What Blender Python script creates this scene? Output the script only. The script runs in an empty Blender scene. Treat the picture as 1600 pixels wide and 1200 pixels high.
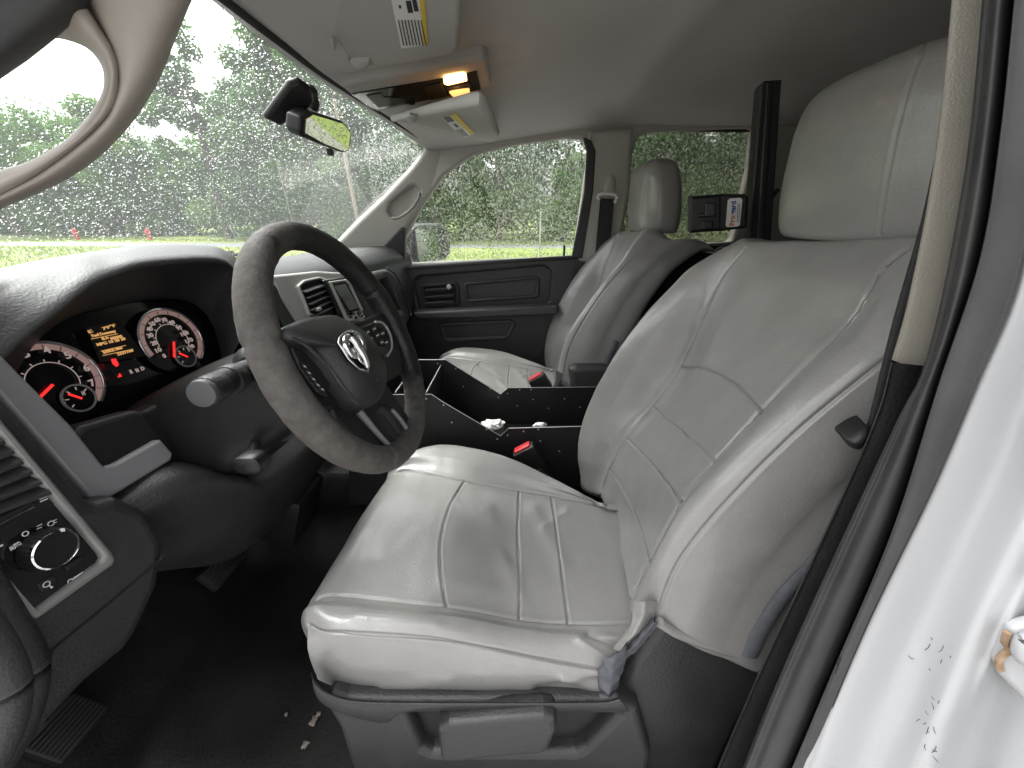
import bpy, bmesh, math, random
import numpy as np
from mathutils import Vector, Matrix, noise
from mathutils.geometry import tessellate_polygon

random.seed(7); RNG = np.random.default_rng(7)
SC = bpy.context.scene
COL = SC.collection
rad = math.radians

# ------------------------------------------------------------------ camera, light, exposure
PITCH, YAW, FPX = rad(24), rad(1.5), 600.0
cam_d = bpy.data.cameras.new('camera'); cam = bpy.data.objects.new('camera', cam_d); COL.objects.link(cam)
cam.location = (0, 0, 0); cam.rotation_euler = (rad(90) - PITCH, 0, YAW)
cam_d.sensor_fit = 'HORIZONTAL'; cam_d.sensor_width = 36; cam_d.lens = 36 * FPX / 1600
cam_d.clip_start = 0.01; cam_d.clip_end = 2000
SC.camera = cam
GROUND = -1.68

SUN_EL, SUN_AZ = rad(62), rad(292)      # high sun behind thick cloud, ahead of the truck on the far side
world = bpy.data.worlds.new('World'); SC.world = world; world.use_nodes = True
wn, wl = world.node_tree.nodes, world.node_tree.links
bg = wn['Background']; sky = wn.new('ShaderNodeTexSky'); sky.sky_type = 'NISHITA'; sky.sun_disc = False
sky.sun_elevation = SUN_EL; sky.sun_rotation = SUN_AZ; sky.dust_density = 6; sky.air_density = 1.0; sky.ozone_density = 1
hs = wn.new('ShaderNodeHueSaturation'); hs.inputs['Saturation'].default_value = 0.10
wl.new(sky.outputs[0], hs.inputs['Color']); wl.new(hs.outputs[0], bg.inputs['Color']); bg.inputs['Strength'].default_value = 0.15
sd = bpy.data.lights.new('sun', 'SUN'); sd.energy = 0.6; sd.angle = rad(50); sd.color = (1, .97, .93)
sun = bpy.data.objects.new('sun', sd); COL.objects.link(sun)
_sv = Vector((math.sin(SUN_AZ) * math.cos(SUN_EL), math.cos(SUN_AZ) * math.cos(SUN_EL), math.sin(SUN_EL)))
sun.rotation_euler = _sv.to_track_quat('Z', 'Y').to_euler()
SC.view_settings.view_transform = 'Standard'; SC.view_settings.look = 'None'
SC.view_settings.exposure = 2.2; SC.view_settings.gamma = 1.0; SC.view_settings.use_curve_mapping = False
SC.cycles.max_bounces = 10; SC.cycles.diffuse_bounces = 5; SC.cycles.glossy_bounces = 4
SC.cycles.transmission_bounces = 8; SC.cycles.transparent_max_bounces = 24
SC.cycles.caustics_reflective = False; SC.cycles.caustics_refractive = True
SC.cycles.use_denoising = True; SC.cycles.sample_clamp_indirect = 6.0

# ------------------------------------------------------------------ geometry from sight lines
_c, _s = math.cos(PITCH), math.sin(PITCH)
_H = Vector((-math.sin(YAW), math.cos(YAW), 0)); _R = Vector((math.cos(YAW), math.sin(YAW), 0))
def ray(u, v):
    a, b = (u - 800) / FPX, (600 - v) / FPX
    return _R * a + _H * (_c + b * _s) + Vector((0, 0, 1)) * (-_s + b * _c)
def at(u, v, x=None, y=None, z=None, pl=None):
    d = ray(u, v)
    if pl is not None: return d * (pl[0].dot(pl[1]) / d.dot(pl[1]))
    if x is not None: return d * (x / d.x)
    if y is not None: return d * (y / d.y)
    return d * (z / d.z)
def project(P):                        # numpy n x 3 -> pixels, depth
    P = np.asarray(P, float)
    r = P @ np.array(_R); h = P @ np.array(_H); z = P[:, 2]
    f = h * _c - z * _s; up = h * _s + z * _c
    return np.stack([800 + FPX * r / f, 600 - FPX * up / f], 1), f
def plane(o, n):
    return (Vector(o), Vector(n).normalized())
def frame(pl, up=(0, 0, 1)):
    n = pl[1]; u = Vector(up).cross(n)
    if u.length < 1e-3: u = Vector((1, 0, 0))
    u.normalize(); return pl[0], u, n.cross(u), n

# ------------------------------------------------------------------ objects
def wloc(o):
    p = Vector((0, 0, 0))
    while o is not None: p += o.location; o = o.parent
    return p
def tag(o, label=None, cat=None, group=None, kind=None):
    if label: o['label'] = label
    if cat: o['category'] = cat
    if group: o['group'] = group
    if kind: o['kind'] = kind
    return o
def thing(name, loc, label, cat, group=None):
    o = bpy.data.objects.new(name, None); COL.objects.link(o); o.location = loc; o.empty_display_size = .05
    return tag(o, label, cat, group)
def link(name, me, mat, parent=None, smooth=True, kind=None, angle=None):
    if mat is not None: me.materials.clear(); me.materials.append(mat)
    if smooth:
        me.polygons.foreach_set('use_smooth', np.ones(len(me.polygons), bool))
        if angle: me.set_sharp_from_angle(angle=rad(angle))
    o = bpy.data.objects.new(name, me); COL.objects.link(o)
    if parent is not None:
        o.parent = parent; me.transform(Matrix.Translation(-wloc(parent)))
    me.update()
    if kind: o['kind'] = kind
    return o
def mobj(name, verts, faces, mat, parent=None, smooth=True, kind=None, angle=None):
    me = bpy.data.meshes.new(name); me.from_pydata([tuple(v) for v in verts], [], faces); me.validate()
    return link(name, me, mat, parent, smooth, kind, angle)
def npmesh(name, V, F):                # V n x 3, F m x k (numpy, all same size)
    me = bpy.data.meshes.new(name); n, m, k = len(V), len(F), F.shape[1]
    me.vertices.add(n); me.vertices.foreach_set('co', np.asarray(V, np.float32).ravel())
    me.loops.add(m * k); me.loops.foreach_set('vertex_index', np.asarray(F, np.int32).ravel())
    me.polygons.add(m); me.polygons.foreach_set('loop_start', np.arange(m, dtype=np.int32) * k)
    me.update(calc_edges=True); return me

def catmull(P, n, closed=False):
    """resample control points (k x d) to n points, centripetal-ish catmull-rom with even arc length"""
    P = np.asarray(P, float); k = len(P)
    if k == 2: return P[0] + (P[1] - P[0]) * np.linspace(0, 1, n)[:, None]
    if closed: Q = np.vstack([P[-1], P, P[0], P[1]]); segs = k
    else: Q = np.vstack([2 * P[0] - P[1], P, 2 * P[-1] - P[-2]]); segs = k - 1
    t = np.linspace(0, segs, n, endpoint=not closed); i = np.minimum(t.astype(int), segs - 1); f = (t - i)[:, None]
    p0, p1, p2, p3 = Q[i], Q[i + 1], Q[i + 2], Q[i + 3]
    return .5 * (2 * p1 + (p2 - p0) * f + (2 * p0 - 5 * p1 + 4 * p2 - p3) * f ** 2 + (3 * p1 - p0 - 3 * p2 + p3) * f ** 3)
def even(P, n):                        # even arc length resample of polyline
    P = np.asarray(P, float); d = np.r_[0, np.cumsum(np.linalg.norm(np.diff(P, axis=0), axis=1))]
    s = np.linspace(0, d[-1], n); return np.stack([np.interp(s, d, P[:, j]) for j in range(P.shape[1])], 1)
def curve(P, n): return even(catmull(P, max(4 * n, 60)), n)
def loft_grid(sections, nu, nv, closed_v=False, closed_u=False):
    """sections: list (k) of lists of 3-D points (same count). -> nu x nv x 3"""
    S = [catmull([tuple(p) for p in s], nv, closed_v) for s in sections]
    S = np.array(S); out = np.empty((nu, nv, 3))
    for j in range(nv): out[:, j] = catmull(S[:, j], nu, closed_u)
    return out
def grid_faces(nu, nv, cu=False, cv=False):
    i = np.arange(nu if cu else nu - 1)[:, None]; j = np.arange(nv if cv else nv - 1)[None]
    a = i * nv + j; b = ((i + 1) % nu) * nv + j; c = ((i + 1) % nu) * nv + (j + 1) % nv; d = i * nv + (j + 1) % nv
    return np.stack([a, b, c, d], -1).reshape(-1, 4)
def grid_obj(name, G, mat, parent=None, cu=False, cv=False, kind=None, flip=False, thick=0):
    nu, nv = G.shape[:2]; F = grid_faces(nu, nv, cu, cv)
    if flip: F = F[:, ::-1]
    me = npmesh(name, G.reshape(-1, 3), F); o = link(name, me, mat, parent, True, kind)
    if thick:
        m = o.modifiers.new('solid', 'SOLIDIFY'); m.thickness = thick; m.offset = -1
    return o
def caps(o_name, G, mat, parent, cu=False):
    """closed tube-like grid with end caps (cv closed)"""
    nu, nv = G.shape[:2]; V = G.reshape(-1, 3).tolist(); F = [tuple(f) for f in grid_faces(nu, nv, cu, True)]
    F.append(tuple(range(nv))[::-1]); F.append(tuple(range((nu - 1) * nv, nu * nv)))
    return mobj(o_name, V, F, mat, parent, True, angle=50)
def grid_normals(G):
    du = np.gradient(G, axis=0); dv = np.gradient(G, axis=1); n = np.cross(du, dv)
    return n / (np.linalg.norm(n, axis=-1, keepdims=True) + 1e-12)
def seg_dist(Q, L):
    """distance of points Q (n x 2) to polyline L"""
    L = np.asarray(L, float); best = np.full(len(Q), 1e9)
    for a, b in zip(L[:-1], L[1:]):
        ab = b - a; t = np.clip(((Q - a) @ ab) / (ab @ ab + 1e-12), 0, 1)
        best = np.minimum(best, np.linalg.norm(Q - (a + t[:, None] * ab), axis=1))
    return best

def tube(name, path, r, mat, parent=None, seg=10, n=None, flat=None, kind=None):
    """round tube along 3-D path; r scalar or list; flat=(normal, ratio) squashes it"""
    P = np.array([tuple(p) for p in path], float)
    if n: P = catmull(P, n)
    R = np.interp(np.linspace(0, 1, len(P)), np.linspace(0, 1, len(np.atleast_1d(r))), np.atleast_1d(r))
    T = np.gradient(P, axis=0); T /= np.linalg.norm(T, axis=1, keepdims=True)
    ref = np.array(flat[0], float) if flat else np.array([0, 0, 1.])
    V = []
    for p, t, rr in zip(P, T, R):
        rf = ref if abs(t @ ref) < .95 * np.linalg.norm(ref) else np.array([1., 0, 0])
        a = np.cross(t, rf); a /= np.linalg.norm(a); b = np.cross(a, t); b /= np.linalg.norm(b)
        q = flat[1] if flat else 1
        for k in range(seg):
            th = 2 * math.pi * k / seg; V.append(p + rr * (a * math.cos(th) + b * q * math.sin(th)))
    G = np.array(V).reshape(len(P), seg, 3)
    return caps(name, G, mat, parent)

def fillet(P, r, n=4):
    """round the corners of a closed 2-D polygon; r scalar or per-corner list"""
    out = []; k = len(P); P = [Vector(p) for p in P]
    for i in range(k):
        p0, p1, p2 = P[i - 1], P[i], P[(i + 1) % k]; rr = r[i] if hasattr(r, '__len__') else r
        a, b = (p0 - p1), (p2 - p1); la, lb = a.length, b.length
        if rr <= 0 or la < 1e-9 or lb < 1e-9: out.append(p1); continue
        a /= la; b /= lb; ang = math.acos(max(-1, min(1, a.dot(b))))
        if ang > 3.05: out.append(p1); continue
        d = min(rr / max(math.tan(ang / 2), 1e-3), la * .49, lb * .49)
        q0, q2 = p1 + a * d, p1 + b * d
        for j in range(n + 1):
            t = j / n; out.append(q0 * (1 - t) ** 2 + p1 * 2 * t * (1 - t) + q2 * t * t)
    return out
def plate_mesh(loops, fr, thick, bevel=0., bres=2):
    """extruded flat shape (first loop outline, others holes) in frame fr; front face on the plane"""
    cu = bpy.data.curves.new('c', 'CURVE'); cu.dimensions = '2D'; cu.fill_mode = 'BOTH'
    bevel = min(bevel, thick * .49)
    cu.extrude = max(thick / 2 - bevel, 1e-5); cu.bevel_depth = bevel; cu.bevel_resolution = bres; cu.offset = -bevel
    for L in loops:
        sp = cu.splines.new('POLY'); sp.points.add(len(L) - 1); sp.use_cyclic_u = True
        for p, q in zip(sp.points, L): p.co = (q[0], q[1], 0, 1)
    ob = bpy.data.objects.new('c', cu); me = bpy.data.meshes.new_from_object(ob)
    bpy.data.objects.remove(ob); bpy.data.curves.remove(cu)
    o, u, v, n = fr; n2 = n
    M = Matrix((( u.x, v.x, n.x, 0), (u.y, v.y, n.y, 0), (u.z, v.z, n.z, 0), (0, 0, 0, 1)))
    me.transform(Matrix.Translation(o - n * thick / 2) @ M)
    return me
def to2d(p, fr):
    d = p - fr[0]; return Vector((d.dot(fr[1]), d.dot(fr[2])))
def pxplate(name, px, pl, thick, mat, parent=None, bevel=.002, rnd=0., holes=(), hr=0., bres=2, lift=0., angle=35, smooth=True, kind=None):
    """flat solid piece whose outline is sighted on plane pl; lift moves it off the plane along the normal"""
    pl2 = (pl[0] + pl[1] * lift, pl[1]); fr = frame(pl2)
    loops = []
    for i, L in enumerate([px] + list(holes)):
        q = [to2d(at(*p, pl=pl2), fr) for p in L]
        r = rnd if i == 0 else hr
        if (not hasattr(r, '__len__') and r > 0) or hasattr(r, '__len__'): q = fillet(q, r)
        loops.append(q)
    me = plate_mesh(loops, fr, thick, bevel, bres)
    return link(name, me, mat, parent, smooth, kind, angle)
def poly2d(name, loops, pl, thick, mat, parent=None, bevel=.001, rnd=0, up=(0, 0, 1), angle=35):
    fr = frame(pl, up); L2 = [fillet(L, rnd) if rnd else [Vector(p) for p in L] for L in loops]
    return link(name, plate_mesh(L2, fr, thick, bevel), mat, parent, True, None, angle)
def box(name, c, size, mat, parent=None, bevel=.004, rot=None, seg=2):
    bm = bmesh.new(); bmesh.ops.create_cube(bm, size=1)
    bmesh.ops.scale(bm, vec=size, verts=bm.verts)
    if bevel: bmesh.ops.bevel(bm, geom=bm.edges[:] , offset=min(bevel, min(size) * .45), segments=seg, profile=.6, affect='EDGES')
    me = bpy.data.meshes.new(name); bm.to_mesh(me); bm.free()
    M = Matrix.Translation(Vector(c))
    if rot is not None: M = M @ rot
    me.transform(M); return link(name, me, mat, parent, True, None, 40)
def dome(name, outline, n, h, mat, parent=None, depth=.01, rings=8, power=2.2, kind=None, center=None):
    """pillow: closed 3-D outline raised along n by h in the middle, with a skirt of depth behind"""
    O = np.array([tuple(p) for p in outline]); c = O.mean(0) if center is None else np.array(center); n = np.array(tuple(n))
    L = [O - n * depth, O]
    for k in range(1, rings):
        f = 1 - k / rings; L.append(c + (O - c) * f + n * h * (1 - f ** power))
    V = np.vstack(L + [(c + n * h)[None]]); m = len(O); F = [tuple(f) for f in grid_faces(len(L), m, False, True)]
    top = len(V) - 1; b = (len(L) - 1) * m
    F += [(b + i, b + (i + 1) % m, top) for i in range(m)]; F.append(tuple(range(m))[::-1])
    return mobj(name, V, F, mat, parent, True, kind, 55)
def lathe(name, prof, o, axis, mat, parent=None, seg=32, ridges=0, rd=0.):
    """prof: list of (radius, height along axis)"""
    ax = Vector(axis).normalized(); _, u, v, n = frame((Vector(o), ax)); V = []
    for r, h in prof:
        for k in range(seg):
            th = 2 * math.pi * k / seg; rr = r + (rd if ridges and (k % 2) else 0) * (1 if r > 0 else 0)
            V.append(Vector(o) + n * h + (u * math.cos(th) + v * math.sin(th)) * max(rr, 1e-5))
    F = [tuple(f) for f in grid_faces(len(prof), seg, False, True)]
    F.append(tuple(range(seg))[::-1]); F.append(tuple(range((len(prof) - 1) * seg, len(prof) * seg)))
    return mobj(name, V, F, mat, parent, True, None, 40)
def text(name, s, p0, p1, pl, mat, parent=None, height=None, thick=.0006, lift=.0008, bold=0.):
    """flat lettering on plane pl, sighted baseline start p0 to end p1 (pixels or points), filling that width"""
    a = at(*p0, pl=pl) if len(p0) == 2 else Vector(p0); b = at(*p1, pl=pl) if len(p1) == 2 else Vector(p1)
    u = (b - a).normalized(); n = pl[1]; v = n.cross(u).normalized()
    cu = bpy.data.curves.new('t', 'FONT'); cu.body = s; cu.size = 1; cu.extrude = .01; cu.resolution_u = 2; cu.offset = bold
    ob = bpy.data.objects.new('t', cu); me = bpy.data.meshes.new_from_object(ob)
    bpy.data.objects.remove(ob); bpy.data.curves.remove(cu)
    X = np.array([p.co[:] for p in me.vertices])
    w = X[:, 0].max() - X[:, 0].min(); k = (b - a).length / w; kh = k if height is None else height / .7
    me.transform(Matrix.Translation((-X[:, 0].min(), 0, 0)))
    M = Matrix(((u.x * k, v.x * kh, n.x * thick * 100, 0), (u.y * k, v.y * kh, n.y * thick * 100, 0), (u.z * k, v.z * kh, n.z * thick * 100, 0), (0, 0, 0, 1)))
    me.transform(Matrix.Translation(a + n * lift) @ M)
    return link(name, me, mat, parent, False)
def copy_tree(o, parent=None):
    c = o.copy(); COL.objects.link(c); c.parent = parent
    for ch in list(o.children): copy_tree(ch, c)
    return c

# ------------------------------------------------------------------ materials
def mat(name, col, rough=.5, metal=0., bump=None, var=None, spec=.5, coat=0., emit=None, es=0., coords='Object', sheen=0.):
    """bump=(kind, scale, strength[, dist]); var=(scale, amount, colour2) soft mottling"""
    m = bpy.data.materials.new(name); m.use_nodes = True; N, L = m.node_tree.nodes, m.node_tree.links
    b = N['Principled BSDF']; b.inputs['Base Color'].default_value = (*col, 1); b.inputs['Roughness'].default_value = rough
    b.inputs['Metallic'].default_value = metal; b.inputs['Specular IOR Level'].default_value = spec
    b.inputs['Coat Weight'].default_value = coat; b.inputs['Coat Roughness'].default_value = .15
    if sheen: b.inputs['Sheen Weight'].default_value = sheen
    if emit: b.inputs['Emission Color'].default_value = (*emit, 1); b.inputs['Emission Strength'].default_value = es
    tc = N.new('ShaderNodeTexCoord')
    if var:
        t = N.new('ShaderNodeTexNoise'); t.inputs['Scale'].default_value = var[0]; t.inputs['Detail'].default_value = 5; t.inputs['Roughness'].default_value = .6
        L.new(tc.outputs[coords], t.inputs['Vector'])
        r = N.new('ShaderNodeMapRange'); r.inputs['From Min'].default_value = .35; r.inputs['From Max'].default_value = .68; r.inputs['To Max'].default_value = var[1]
        L.new(t.outputs['Fac'], r.inputs['Value'])
        mx = N.new('ShaderNodeMix'); mx.data_type = 'RGBA'; mx.inputs['A'].default_value = (*col, 1); mx.inputs['B'].default_value = (*var[2], 1)
        L.new(r.outputs[0], mx.inputs['Factor']); L.new(mx.outputs['Result'], b.inputs['Base Color'])
        r2 = N.new('ShaderNodeMapRange'); r2.inputs['To Min'].default_value = rough - .07; r2.inputs['To Max'].default_value = min(1, rough + .1)
        L.new(t.outputs['Fac'], r2.inputs['Value']); L.new(r2.outputs[0], b.inputs['Roughness'])
    if bump:
        kind, sc, st = bump[:3]
        if kind == 'leather':
            t = N.new('ShaderNodeTexVoronoi'); t.feature = 'SMOOTH_F1'; t.inputs['Scale'].default_value = sc; out = t.outputs['Distance']
        elif kind == 'weave':
            t = N.new('ShaderNodeTexWave'); t.bands_direction = 'DIAGONAL'; t.inputs['Scale'].default_value = sc; t.inputs['Distortion'].default_value = 1.5; out = t.outputs['Fac']
        else:
            t = N.new('ShaderNodeTexNoise'); t.inputs['Scale'].default_value = sc; t.inputs['Detail'].default_value = 4; out = t.outputs['Fac']
        L.new(tc.outputs[coords], t.inputs['Vector'])
        bp = N.new('ShaderNodeBump'); bp.inputs['Strength'].default_value = st; bp.inputs['Distance'].default_value = bump[3] if len(bump) > 3 else .001
        L.new(out, bp.inputs['Height']); L.new(bp.outputs[0], b.inputs['Normal'])
    return m
M = {}
M['vinyl'] = mat('seat_vinyl', (.252, .247, .238), .31, bump=('leather', 360, .5, .0006), var=(9, .7, (.212, .207, .198)), coat=.25)
M['vinyl_dark'] = mat('seat_cloth_edge', (.105, .11, .125), .9, bump=('noise', 600, .5), var=(40, .8, (.06, .063, .072)))
M['plastic'] = mat('charcoal_plastic', (.021, .021, .0215), .42, bump=('leather', 420, .5, .0009), var=(14, .8, (.029, .0285, .028)))
M['plastic_soft'] = mat('soft_dash_skin', (.036, .037, .038), .50, bump=('leather', 380, .5, .0009), var=(10, .6, (.047, .047, .046)))
M['plastic_smooth'] = mat('black_smooth_plastic', (.011, .011, .0115), .44, bump=('noise', 300, .15), var=(12, .8, (.017, .0165, .016)), spec=.4)
M['plastic_gloss'] = mat('gloss_black', (.006, .006, .007), .12, spec=.4)
M['dark_void'] = mat('matte_black', (.008, .008, .008), .9)
M['satin'] = mat('satin_grey_trim', (.23, .23, .24), .42, metal=.15, bump=('noise', 900, .1), var=(25, .5, (.19, .19, .2)))
M['silver'] = mat('satin_silver_trim', (.42, .41, .40), .38, metal=.25, var=(30, .5, (.37, .36, .35)))
M['beige'] = mat('pillar_trim', (.40, .385, .35), .62, bump=('leather', 500, .2, .0005), var=(8, .5, (.36, .345, .31)))
M['handle_beige'] = mat('grab_handle_plastic', (.32, .285, .25), .6, bump=('noise', 500, .2), var=(7, .7, (.27, .238, .205)))
M['fabric'] = mat('headliner_cloth', (.52, .505, .475), .95, bump=('noise', 900, .5, .001), var=(6, .5, (.475, .46, .43)))
M['visor'] = mat('visor_vinyl', (.42, .41, .38), .8, bump=('noise', 700, .35), var=(10, .5, (.38, .37, .34)))
M['rubber'] = mat('weatherstrip_rubber', (.022, .022, .023), .55, bump=('noise', 200, .25), var=(25, .8, (.035, .034, .033)))
M['mat_rubber'] = mat('floor_vinyl', (.0075, .0075, .0075), .52, bump=('leather', 200, .6, .0014), var=(5, 1, (.020, .019, .018)), spec=.25)
M['belt'] = mat('belt_webbing', (.025, .025, .027), .8, bump=('weave', 700, .6, .0008))
M['white_paint'] = mat('white_body_paint', (.41, .415, .425), .28, coat=.2, var=(2, .6, (.365, .37, .38)))
M['metal_black'] = mat('black_powder_coat', (.012, .012, .012), .45, bump=('noise', 1500, .2, .0003), var=(8, .5, (.018, .018, .018)))
M['steel'] = mat('bare_steel', (.6, .6, .6), .35, metal=1)
M['thread'] = mat('seam_thread', (.19, .184, .175), .8)
M['bezel'] = mat('satin_bezel', (.26, .255, .25), .4, metal=.25, var=(30, .5, (.22, .215, .21)))
M['stalk_grey'] = mat('stalk_cap_grey', (.065, .065, .068), .5, bump=('noise', 500, .2))
M['rubber_lit'] = mat('seal_rubber_lit', (.045, .0445, .045), .55, bump=('noise', 160, .3), var=(18, .9, (.030, .0295, .030)))  # rubber painted paler for the outer seal lip that faces the light
M['knob_face'] = mat('knob_face', (.008, .008, .008), .55, spec=.25)
M['chrome'] = mat('chrome', (.75, .75, .76), .08, metal=1)
M['mirror'] = mat('mirror_glass', (.46, .48, .40), .02, metal=1)
M['paper'] = mat('crumpled_paper', (.75, .74, .71), .9, bump=('noise', 80, .4, .003))
M['sticker'] = mat('sticker_white', (.72, .72, .70), .6)
M['sticker_y'] = mat('sticker_yellow', (.70, .52, .05), .6)
M['ink'] = mat('ink', (.02, .02, .025), .7)
M['red'] = mat('red_button', (.55, .03, .04), .4)
M['e_white'] = mat('gauge_print', (.45, .38, .36), .5, emit=(1, .78, .72), es=.055)
M['e_ring'] = mat('gauge_ring', (.26, .18, .17), .4, emit=(1, .62, .56), es=.04)
M['e_red'] = mat('needle_red', (.7, .02, .02), .5, emit=(1, .03, .03), es=.25)
M['e_amber'] = mat('amber_display', (.6, .35, .12), .5, emit=(1, .55, .2), es=.11)
M['e_lamp'] = mat('lamp_lit', (.9, .6, .3), .4, emit=(1, .48, .14), es=2.2)
M['e_lamp2'] = mat('lamp_dim', (.9, .5, .25), .4, emit=(1, .42, .12), es=.4)
M['leather_worn'] = None
def worn_mat():
    """hide rubbed grey-brown on the near side and along the bottom of the rim, dark and smooth elsewhere, torn dark flecks"""
    m = mat('worn_wheel_skin', (.085, .078, .07), .7, bump=('leather', 300, .5, .0012)); N, L = m.node_tree.nodes, m.node_tree.links
    b = N['Principled BSDF']; tc = N.new('ShaderNodeTexCoord')
    def nz(sc, det, ro):
        t = N.new('ShaderNodeTexNoise'); t.inputs['Scale'].default_value = sc; t.inputs['Detail'].default_value = det; t.inputs['Roughness'].default_value = ro
        L.new(tc.outputs['Object'], t.inputs['Vector']); return t.outputs['Fac']
    def math_(op, a, b_):
        x = N.new('ShaderNodeMath'); x.operation = op
        for i, q in enumerate((a, b_)):
            if isinstance(q, (int, float)): x.inputs[i].default_value = q
            else: L.new(q, x.inputs[i])
        return x.outputs[0]
    sp = N.new('ShaderNodeSeparateXYZ'); L.new(tc.outputs['Object'], sp.inputs[0])
    side_ = math_('MULTIPLY', sp.outputs['Y'], -2.6); bot = math_('MULTIPLY', sp.outputs['Z'], -1.3)
    w = math_('ADD', math_('ADD', side_, bot), math_('MULTIPLY', nz(9, 12, .68), 1.5))
    r = N.new('ShaderNodeValToRGB'); e = r.color_ramp.elements; e[0].position = .575; e[0].color = (.022, .0205, .020, 1); e[1].position = .60; e[1].color = (.058, .052, .047, 1)
    x = e.new(.74); x.color = (.085, .077, .069, 1); x = e.new(1.0); x.color = (.100, .091, .082, 1)
    L.new(w, r.inputs['Fac'])
    f = N.new('ShaderNodeValToRGB'); f.color_ramp.elements[0].position = .38; f.color_ramp.elements[0].color = (.45, .45, .47, 1); f.color_ramp.elements[1].position = .66; f.color_ramp.elements[1].color = (1, 1, 1, 1)
    L.new(nz(60, 10, .75), f.inputs['Fac'])
    mx = N.new('ShaderNodeMix'); mx.data_type = 'RGBA'; mx.blend_type = 'MULTIPLY'; mx.inputs['Factor'].default_value = .8
    L.new(r.outputs[0], mx.inputs['A']); L.new(f.outputs[0], mx.inputs['B']); L.new(mx.outputs['Result'], b.inputs['Base Color'])
    rr = N.new('ShaderNodeMapRange'); rr.inputs['From Min'].default_value = .4; rr.inputs['From Max'].default_value = .8; rr.inputs['To Min'].default_value = .42; rr.inputs['To Max'].default_value = .85
    L.new(w, rr.inputs['Value']); L.new(rr.outputs[0], b.inputs['Roughness'])
    return m
M['worn'] = worn_mat()
def glass_mat(name, tint, film=.0):
    m = bpy.data.materials.new(name); m.use_nodes = True; N, L = m.node_tree.nodes, m.node_tree.links; N.clear()
    o = N.new('ShaderNodeOutputMaterial'); t = N.new('ShaderNodeBsdfTransparent'); t.inputs[0].default_value = (*tint, 1)
    g = N.new('ShaderNodeBsdfGlossy'); g.inputs['Roughness'].default_value = .02; fr = N.new('ShaderNodeLayerWeight'); fr.inputs['Blend'].default_value = .5
    pw = N.new('ShaderNodeMath'); pw.operation = 'POWER'; pw.inputs[1].default_value = 5; L.new(fr.outputs['Facing'], pw.inputs[0])
    ma = N.new('ShaderNodeMath'); ma.operation = 'MULTIPLY_ADD'; ma.inputs[1].default_value = .6; ma.inputs[2].default_value = .025; L.new(pw.outputs[0], ma.inputs[0])
    mx = N.new('ShaderNodeMixShader'); L.new(ma.outputs[0], mx.inputs[0]); L.new(g.outputs[0], mx.inputs[2]); L.new(mx.outputs[0], o.inputs[0])
    d = N.new('ShaderNodeBsdfTranslucent'); d.inputs[0].default_value = (.80, .84, .82, 1); m2 = N.new('ShaderNodeMixShader'); m2.inputs[0].default_value = film      # thin wet film and mist on the pane
    L.new(t.outputs[0], m2.inputs[1]); L.new(d.outputs[0], m2.inputs[2]); L.new(m2.outputs[0], mx.inputs[1])
    return m
M['glass'] = glass_mat('clear_glass', (.97, .985, .975), .018); M['glass_dark'] = glass_mat('privacy_glass', (.58, .58, .55), .010)
def water_mat():
    m = bpy.data.materials.new('rain_water'); m.use_nodes = True; N, L = m.node_tree.nodes, m.node_tree.links; N.clear()
    o = N.new('ShaderNodeOutputMaterial'); g = N.new('ShaderNodeBsdfGlass'); g.inputs['IOR'].default_value = 1.33; g.inputs['Roughness'].default_value = 0
    L.new(g.outputs[0], o.inputs[0]); return m
M['water'] = water_mat()
def leaf_mat(name, a, b):
    m = bpy.data.materials.new(name); m.use_nodes = True; N, L = m.node_tree.nodes, m.node_tree.links
    p = N['Principled BSDF']; p.inputs['Roughness'].default_value = .55; p.inputs['Specular IOR Level'].default_value = .3
    g = N.new('ShaderNodeNewGeometry'); r = N.new('ShaderNodeValToRGB'); r.color_ramp.elements[0].color = (*a, 1); r.color_ramp.elements[1].color = (*b, 1)
    L.new(g.outputs['Random Per Island'], r.inputs['Fac']); L.new(r.outputs[0], p.inputs['Base Color'])
    tr = N.new('ShaderNodeBsdfTranslucent'); L.new(r.outputs[0], tr.inputs[0]); mx = N.new('ShaderNodeMixShader'); mx.inputs[0].default_value = .5
    L.new(p.outputs[0], mx.inputs[1]); L.new(tr.outputs[0], mx.inputs[2]); L.new(mx.outputs[0], N['Material Output'].inputs[0]); return m
M['leaf'] = leaf_mat('leaves_mid', (.070, .15, .036), (.115, .225, .058))
M['leaf_light'] = leaf_mat('leaves_light', (.095, .19, .038), (.15, .27, .06))
M['leaf_dark'] = leaf_mat('leaves_dark', (.055, .125, .034), (.092, .185, .05))
M['bark'] = mat('bark', (.10, .085, .065), .9, bump=('noise', 12, .6, .02))
M['grass'] = mat('lawn', (.13, .19, .035), .9, bump=('noise', 30, .8, .02), var=(.8, .9, (.20, .22, .05)))
M['blade'] = leaf_mat('grass_blades', (.10, .17, .03), (.22, .28, .06))
M['asphalt'] = mat('asphalt', (.16, .165, .17), .8, bump=('noise', 40, .4, .01), var=(2, .6, (.12, .12, .125)))
M['wood_pole'] = mat('weathered_pole', (.26, .22, .17), .9, bump=('noise', 20, .5, .01))

# ------------------------------------------------------------------ the place outside
tag(mobj('ground', [(-300, -300, GROUND), (300, -300, GROUND), (300, 400, GROUND), (-300, 400, GROUND)], [(0, 1, 2, 3)], M['grass']), kind='structure')
tag(mobj('road', [(-200, 30.0, GROUND + .004), (-14, 21.5, GROUND + .004), (200, 18.6, GROUND + .004), (200, 21.0, GROUND + .004), (-14, 24.2, GROUND + .004), (-200, 34, GROUND + .004)], [(0, 1, 4, 5), (1, 2, 3, 4)], M['asphalt'], smooth=False), kind='structure')

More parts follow.
